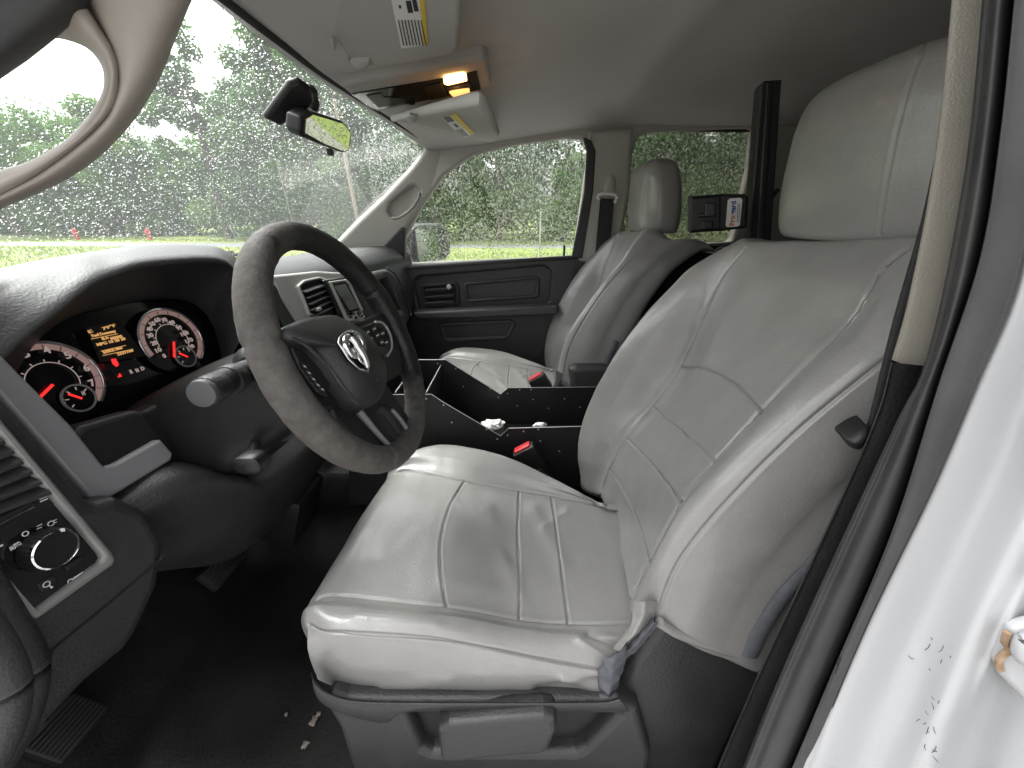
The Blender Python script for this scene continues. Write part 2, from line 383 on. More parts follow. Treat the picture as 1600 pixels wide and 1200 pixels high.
tag(mobj('added_bounce_ground', [(-40, -60, GROUND + .004), (40, -60, GROUND + .004), (40, 9.5, GROUND + .004), (-40, 9.5, GROUND + .004)], [(0, 1, 2, 3)], mat('bounce_grey', (.24, .235, .225), .9, bump=('noise', 60, .6, .02), var=(3, .7, (.18, .175, .17)))), kind='structure')  # unseen ground, added grey so the lawn's green doesn't bounce into the cab
def leaf_cloud(centers, radii, per, size, seed, flat=.75):
    """quads scattered through ellipsoid clumps -> V, F"""
    g = np.random.default_rng(seed); n = len(centers) * per
    c = np.repeat(centers, per, 0); r = np.repeat(radii, per)[:, None]
    d = g.normal(size=(n, 3)); d /= np.linalg.norm(d, axis=1, keepdims=True)
    p = c + d * r * (g.random((n, 1)) ** .45) * np.array([1, 1, flat])
    a = g.normal(size=(n, 3)) + d * .3; a /= np.linalg.norm(a, axis=1, keepdims=True)
    b = np.cross(a, g.normal(size=(n, 3))); b /= np.linalg.norm(b, axis=1, keepdims=True)
    s = size * (.55 + .9 * g.random((n, 1)))
    tip = np.cross(a, b) * s * .25
    V = np.stack([p - a * s, p - b * s * .55 + tip, p + a * s, p + b * s * .55 + tip], 1).reshape(-1, 3)
    return V, np.arange(n * 4).reshape(n, 4)
def tree(name, loc, h, w, seed, matl, label, per=330, size=.125, low=.10, group='trees in the wood beyond the road'):
    g = np.random.default_rng(seed); root = thing(name, loc, label, 'tree', group)
    L = Vector(loc)
    lean = g.normal(size=2) * .25
    P = [L + Vector((lean[0] * t * t, lean[1] * t * t, h * .8 * t)) for t in np.linspace(0, 1, 6)]
    tr = tube('trunk', P, [h * .022, h * .016, h * .005], M['bark'], root, 8, 12)
    for k in range(7):
        t = .3 + .09 * k; p0 = Vector(np.array(catmull([tuple(p) for p in P], 50)[int(t * 49)])); an = g.random() * 6.28; l = w * (.75 - .4 * t)
        p1 = p0 + Vector((math.cos(an) * l, math.sin(an) * l, l * .7)); pm = (p0 + p1) / 2 + Vector((0, 0, -.1 * l))
        tube('limb', [p0, pm, p1], [h * .008, h * .002], M['bark'], tr, 6, 6)
    nc = int(38 * max(1, h / 9)); z = low + (1 - low) * g.random(nc) ** .8
    prof = np.sin(np.clip((z - low) / (1 - low) * .86 + .14, 0, 1) * math.pi) ** .6
    an = g.random(nc) * 6.28; rr = w * prof * (.25 + .75 * g.random(nc) ** .5)
    C = np.stack([L.x + lean[0] * z + np.cos(an) * rr, L.y + np.sin(an) * rr, L.z + z * h], 1)
    V, F = leaf_cloud(C, g.uniform(.55, 1.15, nc) * w * .30, per, size, seed + 1)
    link('crown', npmesh('crown', V, F), matl, root, False)
    return root
def tx(u, y): return at(u, 385, y=y).x
TREES = [((tx(40, 31), 31, GROUND), 10.0, 4.6, 'leaf', 'broad tree at the left edge of the view, framed by the grab handle'),
         ((tx(215, 33), 33, GROUND), 8.9, 4.0, 'leaf_light', 'lower pale green tree seen just right of the grab handle'),
         ((tx(362, 29), 29, GROUND), 12.4, 3.3, 'leaf', 'tallest tree, its crown against white sky left of the rear view mirror'),
         ((tx(470, 28), 28, GROUND), 11.5, 3.6, 'leaf_dark', 'tree behind the rear view mirror beyond the windshield'),
         ((tx(560, 28), 28, GROUND), 12.0, 3.4, 'leaf', 'tree seen through the passenger end of the windshield'),
         ((tx(680, 27.5), 27.5, GROUND), 11.0, 3.2, 'leaf_dark', 'dark tree above the side mirror beyond the passenger window'),
         ((tx(780, 27.5), 27.5, GROUND), 10.4, 2.9, 'leaf', 'tree in the middle of the passenger window view'),
         ((tx(880, 28), 28, GROUND), 10.6, 3.0, 'leaf_light', 'tree at the rear edge of the passenger window view'),
         ((tx(1030, 26), 26, GROUND), 12, 3.6, 'leaf_dark', 'dark tree behind the passenger headrest beyond the tinted window'),
         ((tx(1150, 25.5), 25.5, GROUND), 13, 3.6, 'leaf', 'tree beyond the tinted window beside the black post')]
for i, (l, h, w, m, lab) in enumerate(TREES): tree('leafy_tree', l, h, w, 40 + 3 * i, M[m], lab)
g_ = np.random.default_rng(5); nb = 210
bx = g_.uniform(-48, 26, nb); by = 26.2 + g_.uniform(0, 4, nb) + np.where(bx < -14, 4.0 + (-14 - bx) * .10, 0)
C = np.stack([bx, by, GROUND + g_.uniform(.1, 3.2, nb)], 1)
V, F = leaf_cloud(C, g_.uniform(.8, 1.5, nb), 420, .10, 6, .8)
tag(link('undergrowth', npmesh('undergrowth', V, F), M['leaf_light'], None, False), 'dense pale green undergrowth at the foot of the wood', 'undergrowth', kind='stuff')
nb = 820
bu = g_.uniform(-120, 1350, nb); by = 33.5 + g_.uniform(0, 4.5, nb)
bx = np.array([at(u, 385, y=y).x for u, y in zip(bu, by)])
ht = np.interp(bu, [-120, 0, 90, 150, 200, 260, 330, 390, 430, 1350], [10, 10.4, 10.2, 9.2, 8.6, 7.6, 7.2, 8.6, 12.5, 13.5])
C = np.stack([bx, by, GROUND + .4 + (ht - 1.6) * g_.random(nb) ** .8], 1)
V, F = leaf_cloud(C, g_.uniform(1.2, 2.1, nb), 260, .14, 8, .9)
tag(link('woodland', npmesh('woodland', V, F), M['leaf'], None, False), 'deep green wood filling the background behind the trees', 'wood', kind='stuff')
nb = 26000
gx = g_.uniform(-34, 20, nb); gy = 11 + 15 * g_.random(nb)
gy = np.where(gx < -12, gy + (-12 - gx) * .2, gy); ok = ~((gy > 18.3) & (gy < 21.9) & (gx > -14)) & ~((gx < -14) & (gy > 21.2) & (gy < 25.5)); gx, gy = gx[ok], gy[ok]; nb = len(gx)
hh = g_.uniform(.05, .17, nb); an = g_.random(nb) * 6.28; wv = .02
V = np.stack([np.stack([gx - wv * np.cos(an), gy - wv * np.sin(an), np.full(nb, GROUND)], 1), np.stack([gx + wv * np.cos(an), gy + wv * np.sin(an), np.full(nb, GROUND)], 1),
              np.stack([gx + g_.normal(size=nb) * .05, gy + g_.normal(size=nb) * .05, GROUND + hh], 1)], 1).reshape(-1, 3)
tag(link('grass', npmesh('grass', V, np.arange(nb * 3).reshape(nb, 3)), M['blade'], None, False), 'short grass growing on both sides of the road', 'grass', kind='stuff')
def pole(name, p0, p1, r, m, label, cat='pole'):
    return tag(tube(name, [p0, (Vector(p0) + Vector(p1)) / 2, p1], [r, r, r * .85], m, None, 8), label, cat)
b = at(566, 380, y=24.5); pole('wooden_pole', (b.x, b.y, GROUND), (b.x - .35, b.y, GROUND + 7.2), .12, M['wood_pole'], 'weathered wooden pole standing before the trees beyond the windshield')
b = at(466, 380, y=24.0); pole('thin_pole', (b.x, b.y, GROUND), (b.x - .5, b.y, GROUND + 8.3), .02, M['wood_pole'], 'thin pale metal pole beyond the windshield right of the mirror')
b = at(843, 394, y=17.5); pole('marker_post', (b.x, b.y, GROUND), (b.x, b.y, GROUND + 1.75), .035, M['steel'], 'thin grey marker post beside the road beyond the passenger window', 'post')

# ------------------------------------------------------------------ cab shell
YC = .95
def floor_z(x, y):
    z = -.90 + .11 * math.exp(-((y - YC) / .16) ** 4)
    if x < -.72: z += (min(-.72 - x, .55)) * .75
    z += .007 * noise.noise(Vector((x * 5, y * 5, 1))) + .006 * noise.noise(Vector((x * 12 + y * 6, y * 9, 4)))
    z += .022 * math.exp(-((x + .62) / .05) ** 2 - ((y - .70) / .09) ** 2) + .02 * math.exp(-(((x + .56) + .4 * (y - .75)) / .03) ** 2 - ((y - .77) / .12) ** 2)
    return z
nx, ny = 170, 110
G = np.array([[(x, y, floor_z(x, y)) for y in np.linspace(.10, 1.74, ny)] for x in np.linspace(-1.25, 1.55, nx)])
fl = tag(grid_obj('cab_floor', G, M['mat_rubber'], flip=False), 'black rubber floor covering of the cab', kind='structure')
def fluff(name, u, v, z, r, seed, parent, m):
    g = np.random.default_rng(seed); c = at(u, v, z=z); O = []
    for k in range(14):
        a = k / 14 * 6.28; q = r * (.55 + .75 * g.random()); O.append(c + Vector((math.cos(a) * q * .8, math.sin(a) * q, .001)))
    return dome(name, O, (0, 0, 1), r * .18, m, parent, .004, 4)
for i, (u, v, r) in enumerate([(490, 1126, .009), (477, 1163, .007), (497, 1116, .005), (447, 1116, .003)]):
    fluff('worn_patch', u, v, -.895, r, 11 + i, fl, mat('torn_backing', (.24, .21, .18), .95, bump=('noise', 200, .9, .003)))
# headliner: sections across the cab (y), from windshield header to the back wall
def hl(x, y):
    edge = (abs(y - YC) / .72)
    t = min(1, max(0, (x + .43) / .80)); t = t * t * (3 - 2 * t)
    zc = .268 + .092 * t
    side = .055 + .02 * t
    z = zc - side * min(edge, 1.05) ** 3.2
    # soft overhead swelling across the front, gentle bow ribs further back
    z -= .012 * math.exp(-((x - .33) / .05) ** 2) * (1 - min(edge, 1) ** 4)
    return z
nx, ny = 120, 90; rows = []
for xi in np.linspace(0, 1, nx):
    r = []
    for y in np.linspace(.27, 1.70, ny):
        x0 = -.455 + .11 * ((y - 1.03) / .70) ** 2; x = x0 + (1.55 - x0) * xi ** 1.2
        r.append((x, y, hl(x, y)))
    rows.append(r)
tag(grid_obj('headliner', np.array(rows), M['fabric'], thick=.03, flip=True), 'grey cloth headliner of the truck cab', kind='structure')
tag(box('cab_back_wall', (1.57, YC, -.25), (.05, 1.7, 1.4), M['plastic'], None, .01), 'dark rear wall of the cab', kind='structure')
tag(box('cab_side_wall', (1.06, .32, -.33), (.92, .06, 1.20), M['white_paint'], None, .02), 'white body side behind the door pillar', kind='structure')

# passenger side: door frame with two window openings, as one stamped body side
PS = plane((0, 1.69, 0), (0, -1, -.10))
win1 = [(628, 413), (631, 378), (660, 322), (694, 274), (740, 243), (800, 228), (880, 217), (906, 218), (918, 227), (916, 262), (896, 402)]
win2 = [(975, 350), (984, 300), (988, 240), (996, 214), (1015, 207), (1166, 200), (1178, 204), (1172, 262), (1146, 372), (1140, 380), (1065, 386), (985, 388)]
side = thing('passenger_body_side', at(950, 420, pl=PS), 'beige trimmed passenger side body frame around the door windows', 'body side')
pxplate('inner_frame', [(470, 470), (560, 400), (610, 335), (668, 236), (700, 190), (780, 165), (1420, 120), (1420, 480)], PS, .05, M['beige'], side, .014, 0, [win1, win2], .02, 3)
pxplate('window_seal', [(626, 416), (629, 376), (659, 319), (693, 271), (739, 240), (800, 225), (880, 214), (908, 214), (922, 225), (920, 262), (900, 405)], PS, .02, M['rubber'], side, .004, .015, [win1], .02, lift=-.022)
pxplate('window_seal', [(971, 352), (980, 300), (984, 238), (992, 211), (1014, 203), (1168, 196), (1183, 200), (1177, 264), (1150, 376), (1143, 385), (1065, 391), (980, 392)], PS, .02, M['rubber'], side, .004, .015, [win2], .02, lift=-.022)

# ---------------- rain
def drops(name, surf, nrm, n, parent, seed, rmin, rmax, clus=.5, power=2.2, aspect=1.15):
    """surf(s,t)->pos arrays (vectorised), nrm constant or fn; joined water beads"""
    g = np.random.default_rng(seed)
    s, t = g.random(n), g.random(n)
    P = surf(s, t); e = 1e-3; du = surf(s + e, t) - P; dv = surf(s, t + e) - P
    N = np.cross(du, dv); N /= np.linalg.norm(N, axis=1, keepdims=True); N *= np.sign((N * nrm).sum(1))[:, None]
    A = np.cross(N, [0, 1., 0.01]); A /= np.linalg.norm(A, axis=1, keepdims=True); B = np.cross(N, A)
    r = (rmin + (rmax - rmin) * g.random(n) ** power)[:, None]; asp = g.uniform(.85, aspect + .25, n)[:, None]; h = r * g.uniform(.26, .46, n)[:, None]
    rings = [(1, 0), (.86, .38), (.5, .82), (1, 0)]; seg = 7; V = []
    ph = g.random(n)[:, None] * 6.28
    for q, z in rings:
        for k in range(seg):
            th = ph + 2 * math.pi * k / seg; wob = 1 + .13 * np.sin(2 * th + ph * 3)
            V.append(P + A * np.cos(th) * r * q * wob * asp + B * np.sin(th) * r * q * wob + N * (h * z + .0003))
    V.append(P + N * (h + .0003)); V = np.stack(V, 1); nv = V.shape[1]; F = []
    for a in range(2):
        for k in range(seg):
            i, j = a * seg + k, a * seg + (k + 1) % seg; F += [(i, j, j + seg), (i, j + seg, i + seg)]
    F += [(2 * seg + k, 2 * seg + (k + 1) % seg, 4 * seg) for k in range(seg)]
    F += [(3 * seg, 3 * seg + k + 1, 3 * seg + k) for k in range(1, seg - 1)]          # flat underside on the pane
    F = (np.array(F)[None] + (np.arange(n) * nv)[:, None, None]).reshape(-1, 3)
    me = npmesh(name, V.reshape(-1, 3), F); return link(name, me, M['water'], parent, True, 'stuff')
# windshield
def ws(s, t):                       # s across 0..1 (driver->passenger), t 0 bottom ..1 top
    s, t = np.asarray(s, float), np.asarray(t, float)
    k = (2 * s - 1); yt = 1.03 + .70 * k; yb = 1.03 + .86 * k
    xt, zt = -.435 + .11 * k ** 2, .272 - .055 * np.abs(k) ** 2.5; xb, zb = -1.22 + .30 * k ** 2, -.235 + .03 * k ** 2
    bow = .035 * 4 * t * (1 - t)
    return np.stack([xb + (xt - xb) * t - bow * .5, yb + (yt - yb) * t, zb + (zt - zb) * t + bow * .9], -1)
wroot = thing('windshield', ws(.5, 0), 'rain covered windshield of the truck', 'windshield')
S, T = np.meshgrid(np.linspace(0, 1, 50), np.linspace(0, 1.012, 30), indexing='ij')
grid_obj('glass', ws(S, T), M['glass'], wroot, thick=.005, flip=False)
wn_ = np.array([-.55, 0, .8])
drops('raindrops', lambda s, t: ws(s, t * 1.0) + wn_ * .002, wn_, 27000, wroot, 1, .0005, .0020, power=2.4)
drops('large_raindrops', lambda s, t: ws(s, t) + wn_ * .002, wn_, 550, wroot, 2, .0018, .0034, power=1.5)
def band(name, f, w, m, parent):    # black printed border lying under the glass
    E = np.array([f(q) for q in np.linspace(0, 1, 60)]); return E
def frit(pts_a, pts_b, name):
    A, B = np.array(pts_a), np.array(pts_b); G = np.stack([A, B], 1) - wn_ * .009
    return grid_obj(name, G, M['dark_void'], wroot, thick=.001)
q = np.linspace(0, 1, 50)
frit(ws(np.full(50, .997), q), ws(np.full(50, 1.0), q), 'side_border'); frit(ws(np.full(50, .0), q), ws(np.full(50, .012), q), 'side_border')
frit(ws(q, np.full(50, .998)), ws(q, np.full(50, 1.012)), 'top_border'); frit(ws(q, np.full(50, 0.)), ws(q, np.full(50, .07)), 'bottom_border')
# wipers
for (s0, t0, s1, t1, lab) in [(.05, .115, .40, .10, 'black wiper blade lying at the foot of the windshield by the cluster hood'), (.46, .10, .80, .125, 'black wiper blade at the foot of the windshield behind the wheel')]:
    w = thing('wiper', ws(s0, t0), lab, 'wiper')
    pts = [Vector(ws(s0 + (s1 - s0) * k, t0 + (t1 - t0) * k + .02 * math.sin(math.pi * k))) + Vector(wn_) * .012 for k in np.linspace(0, 1, 9)]
    tube('blade', pts, .006, M['rubber'], w, 6); tube('arm', [p + Vector(wn_) * .012 for p in pts[2:8]], .006, M['metal_black'], w, 6)
# ------------------------------------------------------------------ seats
def groove(G, seams, side=-1, depth=.0030, width=.0019, lip=.0004, pix=True, only=None):
    """press sewn seams (sighted lines) into a dense surface grid along its normals"""
    N = grid_normals(G); V = G.reshape(-1, 3); P, dep = project(V); mpp = dep / FPX
    disp = np.zeros(len(V))
    for L in seams:
        L = catmull(np.array(L, float), 12 * len(L)) if len(L) > 2 else np.array(L, float)
        d = seg_dist(P, L) * mpp
        disp -= depth * np.exp(-(d / width) ** 2)
        disp += lip * np.exp(-((d - 2.4 * width) / (1.6 * width)) ** 2)
    return G + (N.reshape(-1, 3) * side * disp[:, None]).reshape(G.shape)
def colz(px, y, n=14, ext=None):
    """sighted line on plane y -> curve resampled evenly by height"""
    ys = y if hasattr(y, '__len__') else [y] * len(px)
    P = np.array([tuple(at(u, v, y=yy)) for (u, v), yy in zip(px, ys)])
    if ext is not None: P = np.vstack([P, ext])
    P = P[np.argsort(P[:, 2])]
    z = np.linspace(P[0, 2], P[-1, 2], n); C = catmull(P, 200); C = C[np.argsort(C[:, 2])]
    return np.stack([np.interp(z, C[:, 2], C[:, 0]), np.interp(z, C[:, 2], C[:, 1]), z], 1)
def stitch(G, seams, parent, m='thread', r=.0008, step=5):
    """thread lying in each pressed seam: sighted line carried onto the surface"""
    V = G.reshape(-1, 3); P, dep = project(V); N = grid_normals(G).reshape(-1, 3); vis = np.abs((N * V).sum(1)) > -1
    near = V[:, 1] < 9
    for L in seams:
        L = np.array(L, float); ln = np.linalg.norm(np.diff(L, axis=0), axis=1).sum(); L = even(catmull(L, 200) if len(L) > 2 else L, max(6, int(ln / step)))
        pts = []
        for q in L:
            d = np.hypot(P[:, 0] - q[0], P[:, 1] - q[1]); k = np.argpartition(d, 6)[:6]; k = k[np.argmin(dep[k])]; pts.append(V[k])
        pts = catmull(np.array(pts), len(pts)); pts[1:-1] = (pts[:-2] + 2 * pts[1:-1] + pts[2:]) / 4
        tube('seam', pts, r, M[m], parent, 5)
SX, SY = .0, .59
seat = thing('car_seat', (.05, SY, -.88), 'driver seat covered in light grey vinyl, nearest the open door', 'seat', 'front seats')
ZT = -.028
def strip(name, L, R_, y0, dep, m, parent, prof=None, n=60):
    """long moulding between two sighted edges at y0, rounded section, its flanks running back by dep"""
    A = catmull(np.array(L, float), n); B = catmull(np.array(R_, float), n); rows = []
    for a, b_ in zip(A, B):
        row = []
        for f, d in (prof or [(0, dep), (.02, .004), (.12, 0), (.5, -.002), (.88, 0), (.98, .004), (1, dep)]):
            px = a * (1 - f) + b_ * f; row.append(tuple(at(px[0], px[1], y=y0 + d)))
        rows.append(row)
    G = np.array([catmull(np.array(r), 26) for r in rows]); s = 1 if grid_normals(G)[n // 2, 13][1] < 0 else -1
    return grid_obj(name, G, m, parent, flip=s < 0)
# --- backrest columns, near to far
pip = colz([(1022, 975), (1060, 880), (1124, 796), (1217, 702), (1292, 635), (1371, 571), (1440, 515)], [.335, .335, .335, .335, .335, .338, .345], ext=[[.435, .375, ZT - .03]])
nse = colz([(985, 935), (1064, 785), (1116, 721), (1191, 639), (1262, 567), (1330, 500), (1379, 421), (1420, 386)], [.40, .40, .405, .41, .412, .415, .42, .43])
fse = colz([(938, 775), (953, 732), (979, 684), (1019, 635), (1064, 571), (1120, 451), (1165, 384)], [.76, .76, .765, .77, .77, .76, .75])
fsi = colz([(912, 765), (903, 700), (925, 620), (985, 520), (1080, 420), (1150, 380)], [.845, .85, .855, .855, .845, .81])
n = len(pip)
crest_n = (pip + nse) / 2 + np.array([-.022, -.012, .004]) * np.sin(np.linspace(.25, 1, n) * math.pi * .85)[:, None]
crest_f = (fse + fsi) / 2 + np.array([-.018, .0, .004]) * np.sin(np.linspace(.2, 1, n) * math.pi * .85)[:, None]
mid = (nse + fse) / 2 + np.array([.012, 0, 0])
q1 = nse * .75 + fse * .25 + np.array([.006, 0, 0]); q3 = nse * .25 + fse * .75 + np.array([.006, 0, 0])
hz = np.linspace(0, 1, n)[:, None]
side_n = pip + np.hstack([.085 - .02 * hz, -.012 + .0 * hz, -.042 * (1 - hz)]); rear_n = pip + np.hstack([.185 - .07 * hz, .012 + 0 * hz, -.03 - .05 * (1 - hz)])
side_f = fsi + np.array([.05, .008, -.01]); rear_f = fsi + np.hstack([.12 - .04 * hz, -.01 + 0 * hz, -.03 + 0 * hz])
back = np.array([pip[:, 0] + .20 - .07 * hz[:, 0], np.full(n, SY), pip[:, 2] - .03]).T
secs = [rear_n, side_n, pip, crest_n, nse, q1, mid, q3, fse, crest_f, fsi, side_f, rear_f, back]
for s in secs:                       # roll the top edge over towards the rear
    pass
secs2 = []
for s in secs:
    top = s[-1]; e = np.array([[top[0] + .022, SY + (top[1] - SY) * .97, top[2] + .008], [top[0] + .055, SY + (top[1] - SY) * .90, top[2] + .004], [.50 + .3 * (top[0] - .47), SY + (top[1] - SY) * .6, top[2] - .004]])
    bot = s[0]; b0 = np.array([[bot[0] + .05, SY + (bot[1] - SY) * .9, bot[2] - .012]])
    secs2.append(np.vstack([b0, s, e]))
G = loft_grid(secs2, 520, 360, closed_u=True)
SEAMB = [[(985, 935), (1064, 785), (1116, 721), (1191, 639), (1262, 567), (1330, 500), (1379, 421), (1420, 386)],
         [(938, 775), (953, 732), (979, 684), (1019, 635), (1064, 571), (1120, 451), (1165, 387)],
         [(1064, 573), (1105, 577), (1150, 601), (1180, 631), (1190, 645)], [(1019, 635), (1070, 677), (1116, 721)], [(979, 684), (1025, 732), (1064, 785)],
         [(953, 732), (975, 765), (1000, 822), (1015, 880)], [(1022, 975), (1060, 880), (1124, 796), (1217, 702), (1292, 635), (1371, 571), (1440, 515)]]
def outward(G, c):
    N = grid_normals(G); return 1 if ((N * (G - np.array(c))).sum(-1).mean() > 0) else -1
sb = outward(G, G.reshape(-1, 3).mean(0))
G = groove(G, SEAMB, sb)
# soft padding unevenness
N = grid_normals(G) * sb; nn = np.array([[.0022 * noise.noise(Vector(p) * 9) + .0009 * noise.noise(Vector((p[0] * 30, p[1] * 22, p[2] * 30))) for p in r] for r in G[::4, ::4]])
def up4(a, sh): return np.array([np.interp(np.arange(sh[1]), np.arange(0, sh[1], 4), r) for r in np.array([np.interp(np.arange(sh[0]), np.arange(0, sh[0], 4), c) for c in a.T]).T])
G = G + N * up4(nn, G.shape[:2])[..., None]
bk = grid_obj('backrest', G, M['vinyl'], seat, cu=True, flip=sb < 0)
stitch(G, SEAMB[:6], bk)
# --- cushion: lines from near bottom over the top to the far side, each running front to rear
def colx(pts, n=14):
    P = np.array([tuple(p) for p in pts]); C = catmull(P, 200); C = C[np.argsort(C[:, 0])]
    x = np.linspace(C[0, 0], C[-1, 0], n); return np.stack([x, np.interp(x, C[:, 0], C[:, 1]), np.interp(x, C[:, 0], C[:, 2])], 1)
nb_ = colx([at(u, v, y=.33) for u, v in [(497, 1062), (560, 1086), (700, 1093), (850, 1093), (965, 1091)]])
nbm = colx([at(u, v, y=yy) for u, v, yy in [(482, 1015, .325), (560, 1040, .318), (700, 1048, .316), (850, 1060, .318), (955, 1068, .325)]])
npi = colx([at(u, v, y=yy) for u, v, yy in [(485, 975, .345), (505, 985, .335), (560, 990, .33), (700, 1001, .33), (850, 1030, .33), (945, 1048, .33)]])
nin = colx([at(u, v, y=yy) for u, v, yy in [(492, 940, .385), (530, 932, .395), (695, 948, .385), (810, 968, .385), (905, 975, .385), (1000, 975, .385)]])
fin = colx([at(u, v, z=zz) for u, v, zz in [(612, 742, -.545), (640, 735, -.535), (725, 752, -.54), (810, 767, -.555), (870, 777, -.56), (945, 790, -.565)]])
fou = colx([at(u, v, z=zz) for u, v, zz in [(622, 724, -.535), (660, 700, -.52), (710, 695, -.517), (790, 714, -.522), (870, 750, -.54), (950, 795, -.56)]])
fsd = fou + np.array([0, .03, -.05]); fbo = fou + np.array([0, .03, -.14])
crn = (npi + nin) / 2 + np.array([0, 0, .012]); crf = (fin + fou) / 2 + np.array([0, 0, .012]) * (1 - np.linspace(0, 1, n)[:, None] ** 2)
w = np.linspace(0, 1, n)[:, None]
def mixc(f, dz): return nin * (1 - f) + fin * f + np.array([0, 0, dz])
bowx = np.array([-.018, 0, 0])
lines = [nb_, nbm, npi, crn, nin, mixc(.3, .004) , mixc(.5, .005), mixc(.7, .004), fin, crf, fou, fsd, fbo]
L2 = []
for k, s in enumerate(lines):
    f0 = s[0]; fk = [0, 0, .2, .7, 1, 1.15, 1.2, 1.15, 1, .7, .4, .1, 0][k]
    ext = np.array([[f0[0] - .010 * fk, f0[1], f0[2] - .145 * fk], [f0[0] - .020 * fk - .004, f0[1], f0[2] - .075 * fk], [f0[0] - .018 * fk - .003, f0[1], f0[2] - .028 * fk]]) + np.array([.02, 0, 0]) * (0 if fk > 0 else 1)
    r1 = s[-1]; re_ = .12 if k < 3 else 1; rext = np.array([[r1[0] + .05 * re_, r1[1] + (.01 if k < 3 else 0), r1[2] - .012], [r1[0] + .075 * re_, r1[1] + (.02 if k < 3 else 0), r1[2] - .06]])
    L2.append(np.vstack([ext, s, rext]))
G = loft_grid(L2, 400, 400)
SEAMC = [[(485, 975), (505, 985), (560, 990), (700, 1001), (850, 1030), (945, 1048)], [(492, 940), (530, 932), (695, 948), (810, 968), (905, 975), (1000, 975)],
         [(612, 742), (640, 735), (725, 752), (810, 767), (870, 777), (945, 790)], [(725, 752), (703, 790), (689, 840), (688, 890), (697, 948)],
         [(811, 767), (809, 830), (811, 900), (811, 968)], [(862, 776), (872, 850), (888, 973)]]
sc_ = 1 if grid_normals(G)[200, 200][2] > 0 else -1
G = groove(G, SEAMC, sc_)
P, dep = project(G.reshape(-1, 3)); mpp = dep / FPX; disp = np.zeros(len(P))
for a, b_, wd, am in [((760, 800), (815, 940), 14, .0035), ((835, 800), (880, 880), 12, .003), ((720, 770), (800, 870), 12, -.003), ((850, 825), (885, 800), 7, .0025), ((700, 905), (790, 930), 16, .002),
                      ((600, 1075), (700, 1062), 9, .002), ((880, 1060), (945, 1080), 7, .004), ((840, 1078), (940, 1064), 7, -.003), ((560, 960), (680, 972), 12, .0025), ((905, 1000), (950, 1030), 6, .003), ((920, 990), (965, 1010), 6, -.004)]:
    disp += 1.15 * am * np.exp(-(seg_dist(P, [a, b_]) / wd) ** 2)
nn = np.array([[.0024 * noise.noise(Vector(p) * 8) + .0007 * noise.noise(Vector((p[0] * 34, p[1] * 18, p[2] * 30))) for p in r] for r in G[::4, ::4]])
G = G + grid_normals(G) * sc_ * (disp.reshape(G.shape[:2]) + up4(nn, G.shape[:2]))[..., None]
cu_ = grid_obj('cushion', G, M['vinyl'], seat, flip=sc_ < 0)
stitch(G, SEAMC, cu_)
# --- headrest
def headrest():
    prof = [(-.038, .60, .80), (-.034, .84, .93), (-.015, .95, 1.0), (.03, 1.0, 1.03), (.08, .99, 1.0), (.12, .93, .95), (.150, .78, .84), (.165, .50, .60), (.170, .12, .18)]
    rows = []
    for z, fx, fy in prof:
        r = []; cx = .467 - .10 * (z - .05) * (1 if z < .1 else 1.2)
        for k in range(40):
            th = 2 * math.pi * k / 40; c_, s_ = math.cos(th), math.sin(th); e = .62
            r.append((cx + .062 * fx * math.copysign(abs(c_) ** e, c_), SY + .145 * fy * math.copysign(abs(s_) ** .75, s_), z))
        rows.append(r)
    return loft_grid(rows, 260, 320, closed_v=True)
G = headrest(); sh = outward(G, G.reshape(-1, 3).mean(0))
G = groove(G, [[(1447, 70), (1425, 120), (1405, 190), (1390, 260), (1380, 320), (1374, 366)]], sh, .0018, .0015, .0005)
grid_obj('headrest', G, M['vinyl'], seat, cv=True, flip=sh < 0)
for dy in (-.06, .06): tube('headrest_post', [(.487, SY + dy, -.10), (.487, SY + dy, 0)], .007, M['steel'], seat, 8)
# --- plastic base, shield, lever
Y0 = plane((0, .330, 0), (0, -1, .04))
base = box('base', (.03, SY, -.78), (.46, .42, .20), M['plastic_smooth'], seat, .02)
sh_ = pxplate('side_shield', [(512, 1088), (540, 1096), (600, 1099), (725, 1099), (939, 1099), (966, 1094), (1000, 1110), (1020, 1180), (990, 1330), (640, 1330), (560, 1240), (528, 1140), (505, 1102)], Y0, .05, M['plastic'], seat, .012, .01,
              [[(635, 1114), (967, 1117), (915, 1172), (900, 1180), (675, 1180), (660, 1172)]], .004, 3)
pxplate('rear_tower', [(948, 1100), (966, 1086), (990, 1032), (1030, 975), (1080, 960), (1190, 975), (1200, 1060), (1160, 1130), (1114, 1225), (1040, 1330), (960, 1330), (940, 1180)], plane((0, .352, 0), (0, -1, .04)), .05, M['plastic'], seat, .014, .012, bres=4)
strip('top_rim', [(486, 1050), (492, 1064), (510, 1080), (545, 1092), (600, 1096), (725, 1097), (850, 1097), (939, 1096), (966, 1091)], [(490, 1078), (500, 1096), (525, 1112), (560, 1124), (605, 1130), (640, 1113), (850, 1112), (950, 1113), (984, 1112)], .300, .012, M['plastic'], sh_)
pxplate('recess_panel', [(628, 1108), (974, 1110), (920, 1186), (655, 1186)], Y0, .01, M['plastic_smooth'], sh_, .001, lift=-.022)
def pxs(L, **k): return [at(u, v, **k) for u, v in L]
lv = [to2d(p, frame(Y0)) for p in pxs([(683, 1140), (700, 1133), (790, 1124), (850, 1120), (868, 1124), (871, 1140), (858, 1172), (845, 1178), (770, 1183), (700, 1192), (688, 1186)], pl=(Y0[0] + Y0[1] * .02, Y0[1]))]
lv = fillet(lv, .006); fr = frame((Y0[0] + Y0[1] * .022, Y0[1]))
link('recline_lever', plate_mesh([lv], fr, .035, .009, 4), M['plastic'], seat, True, None, 60)
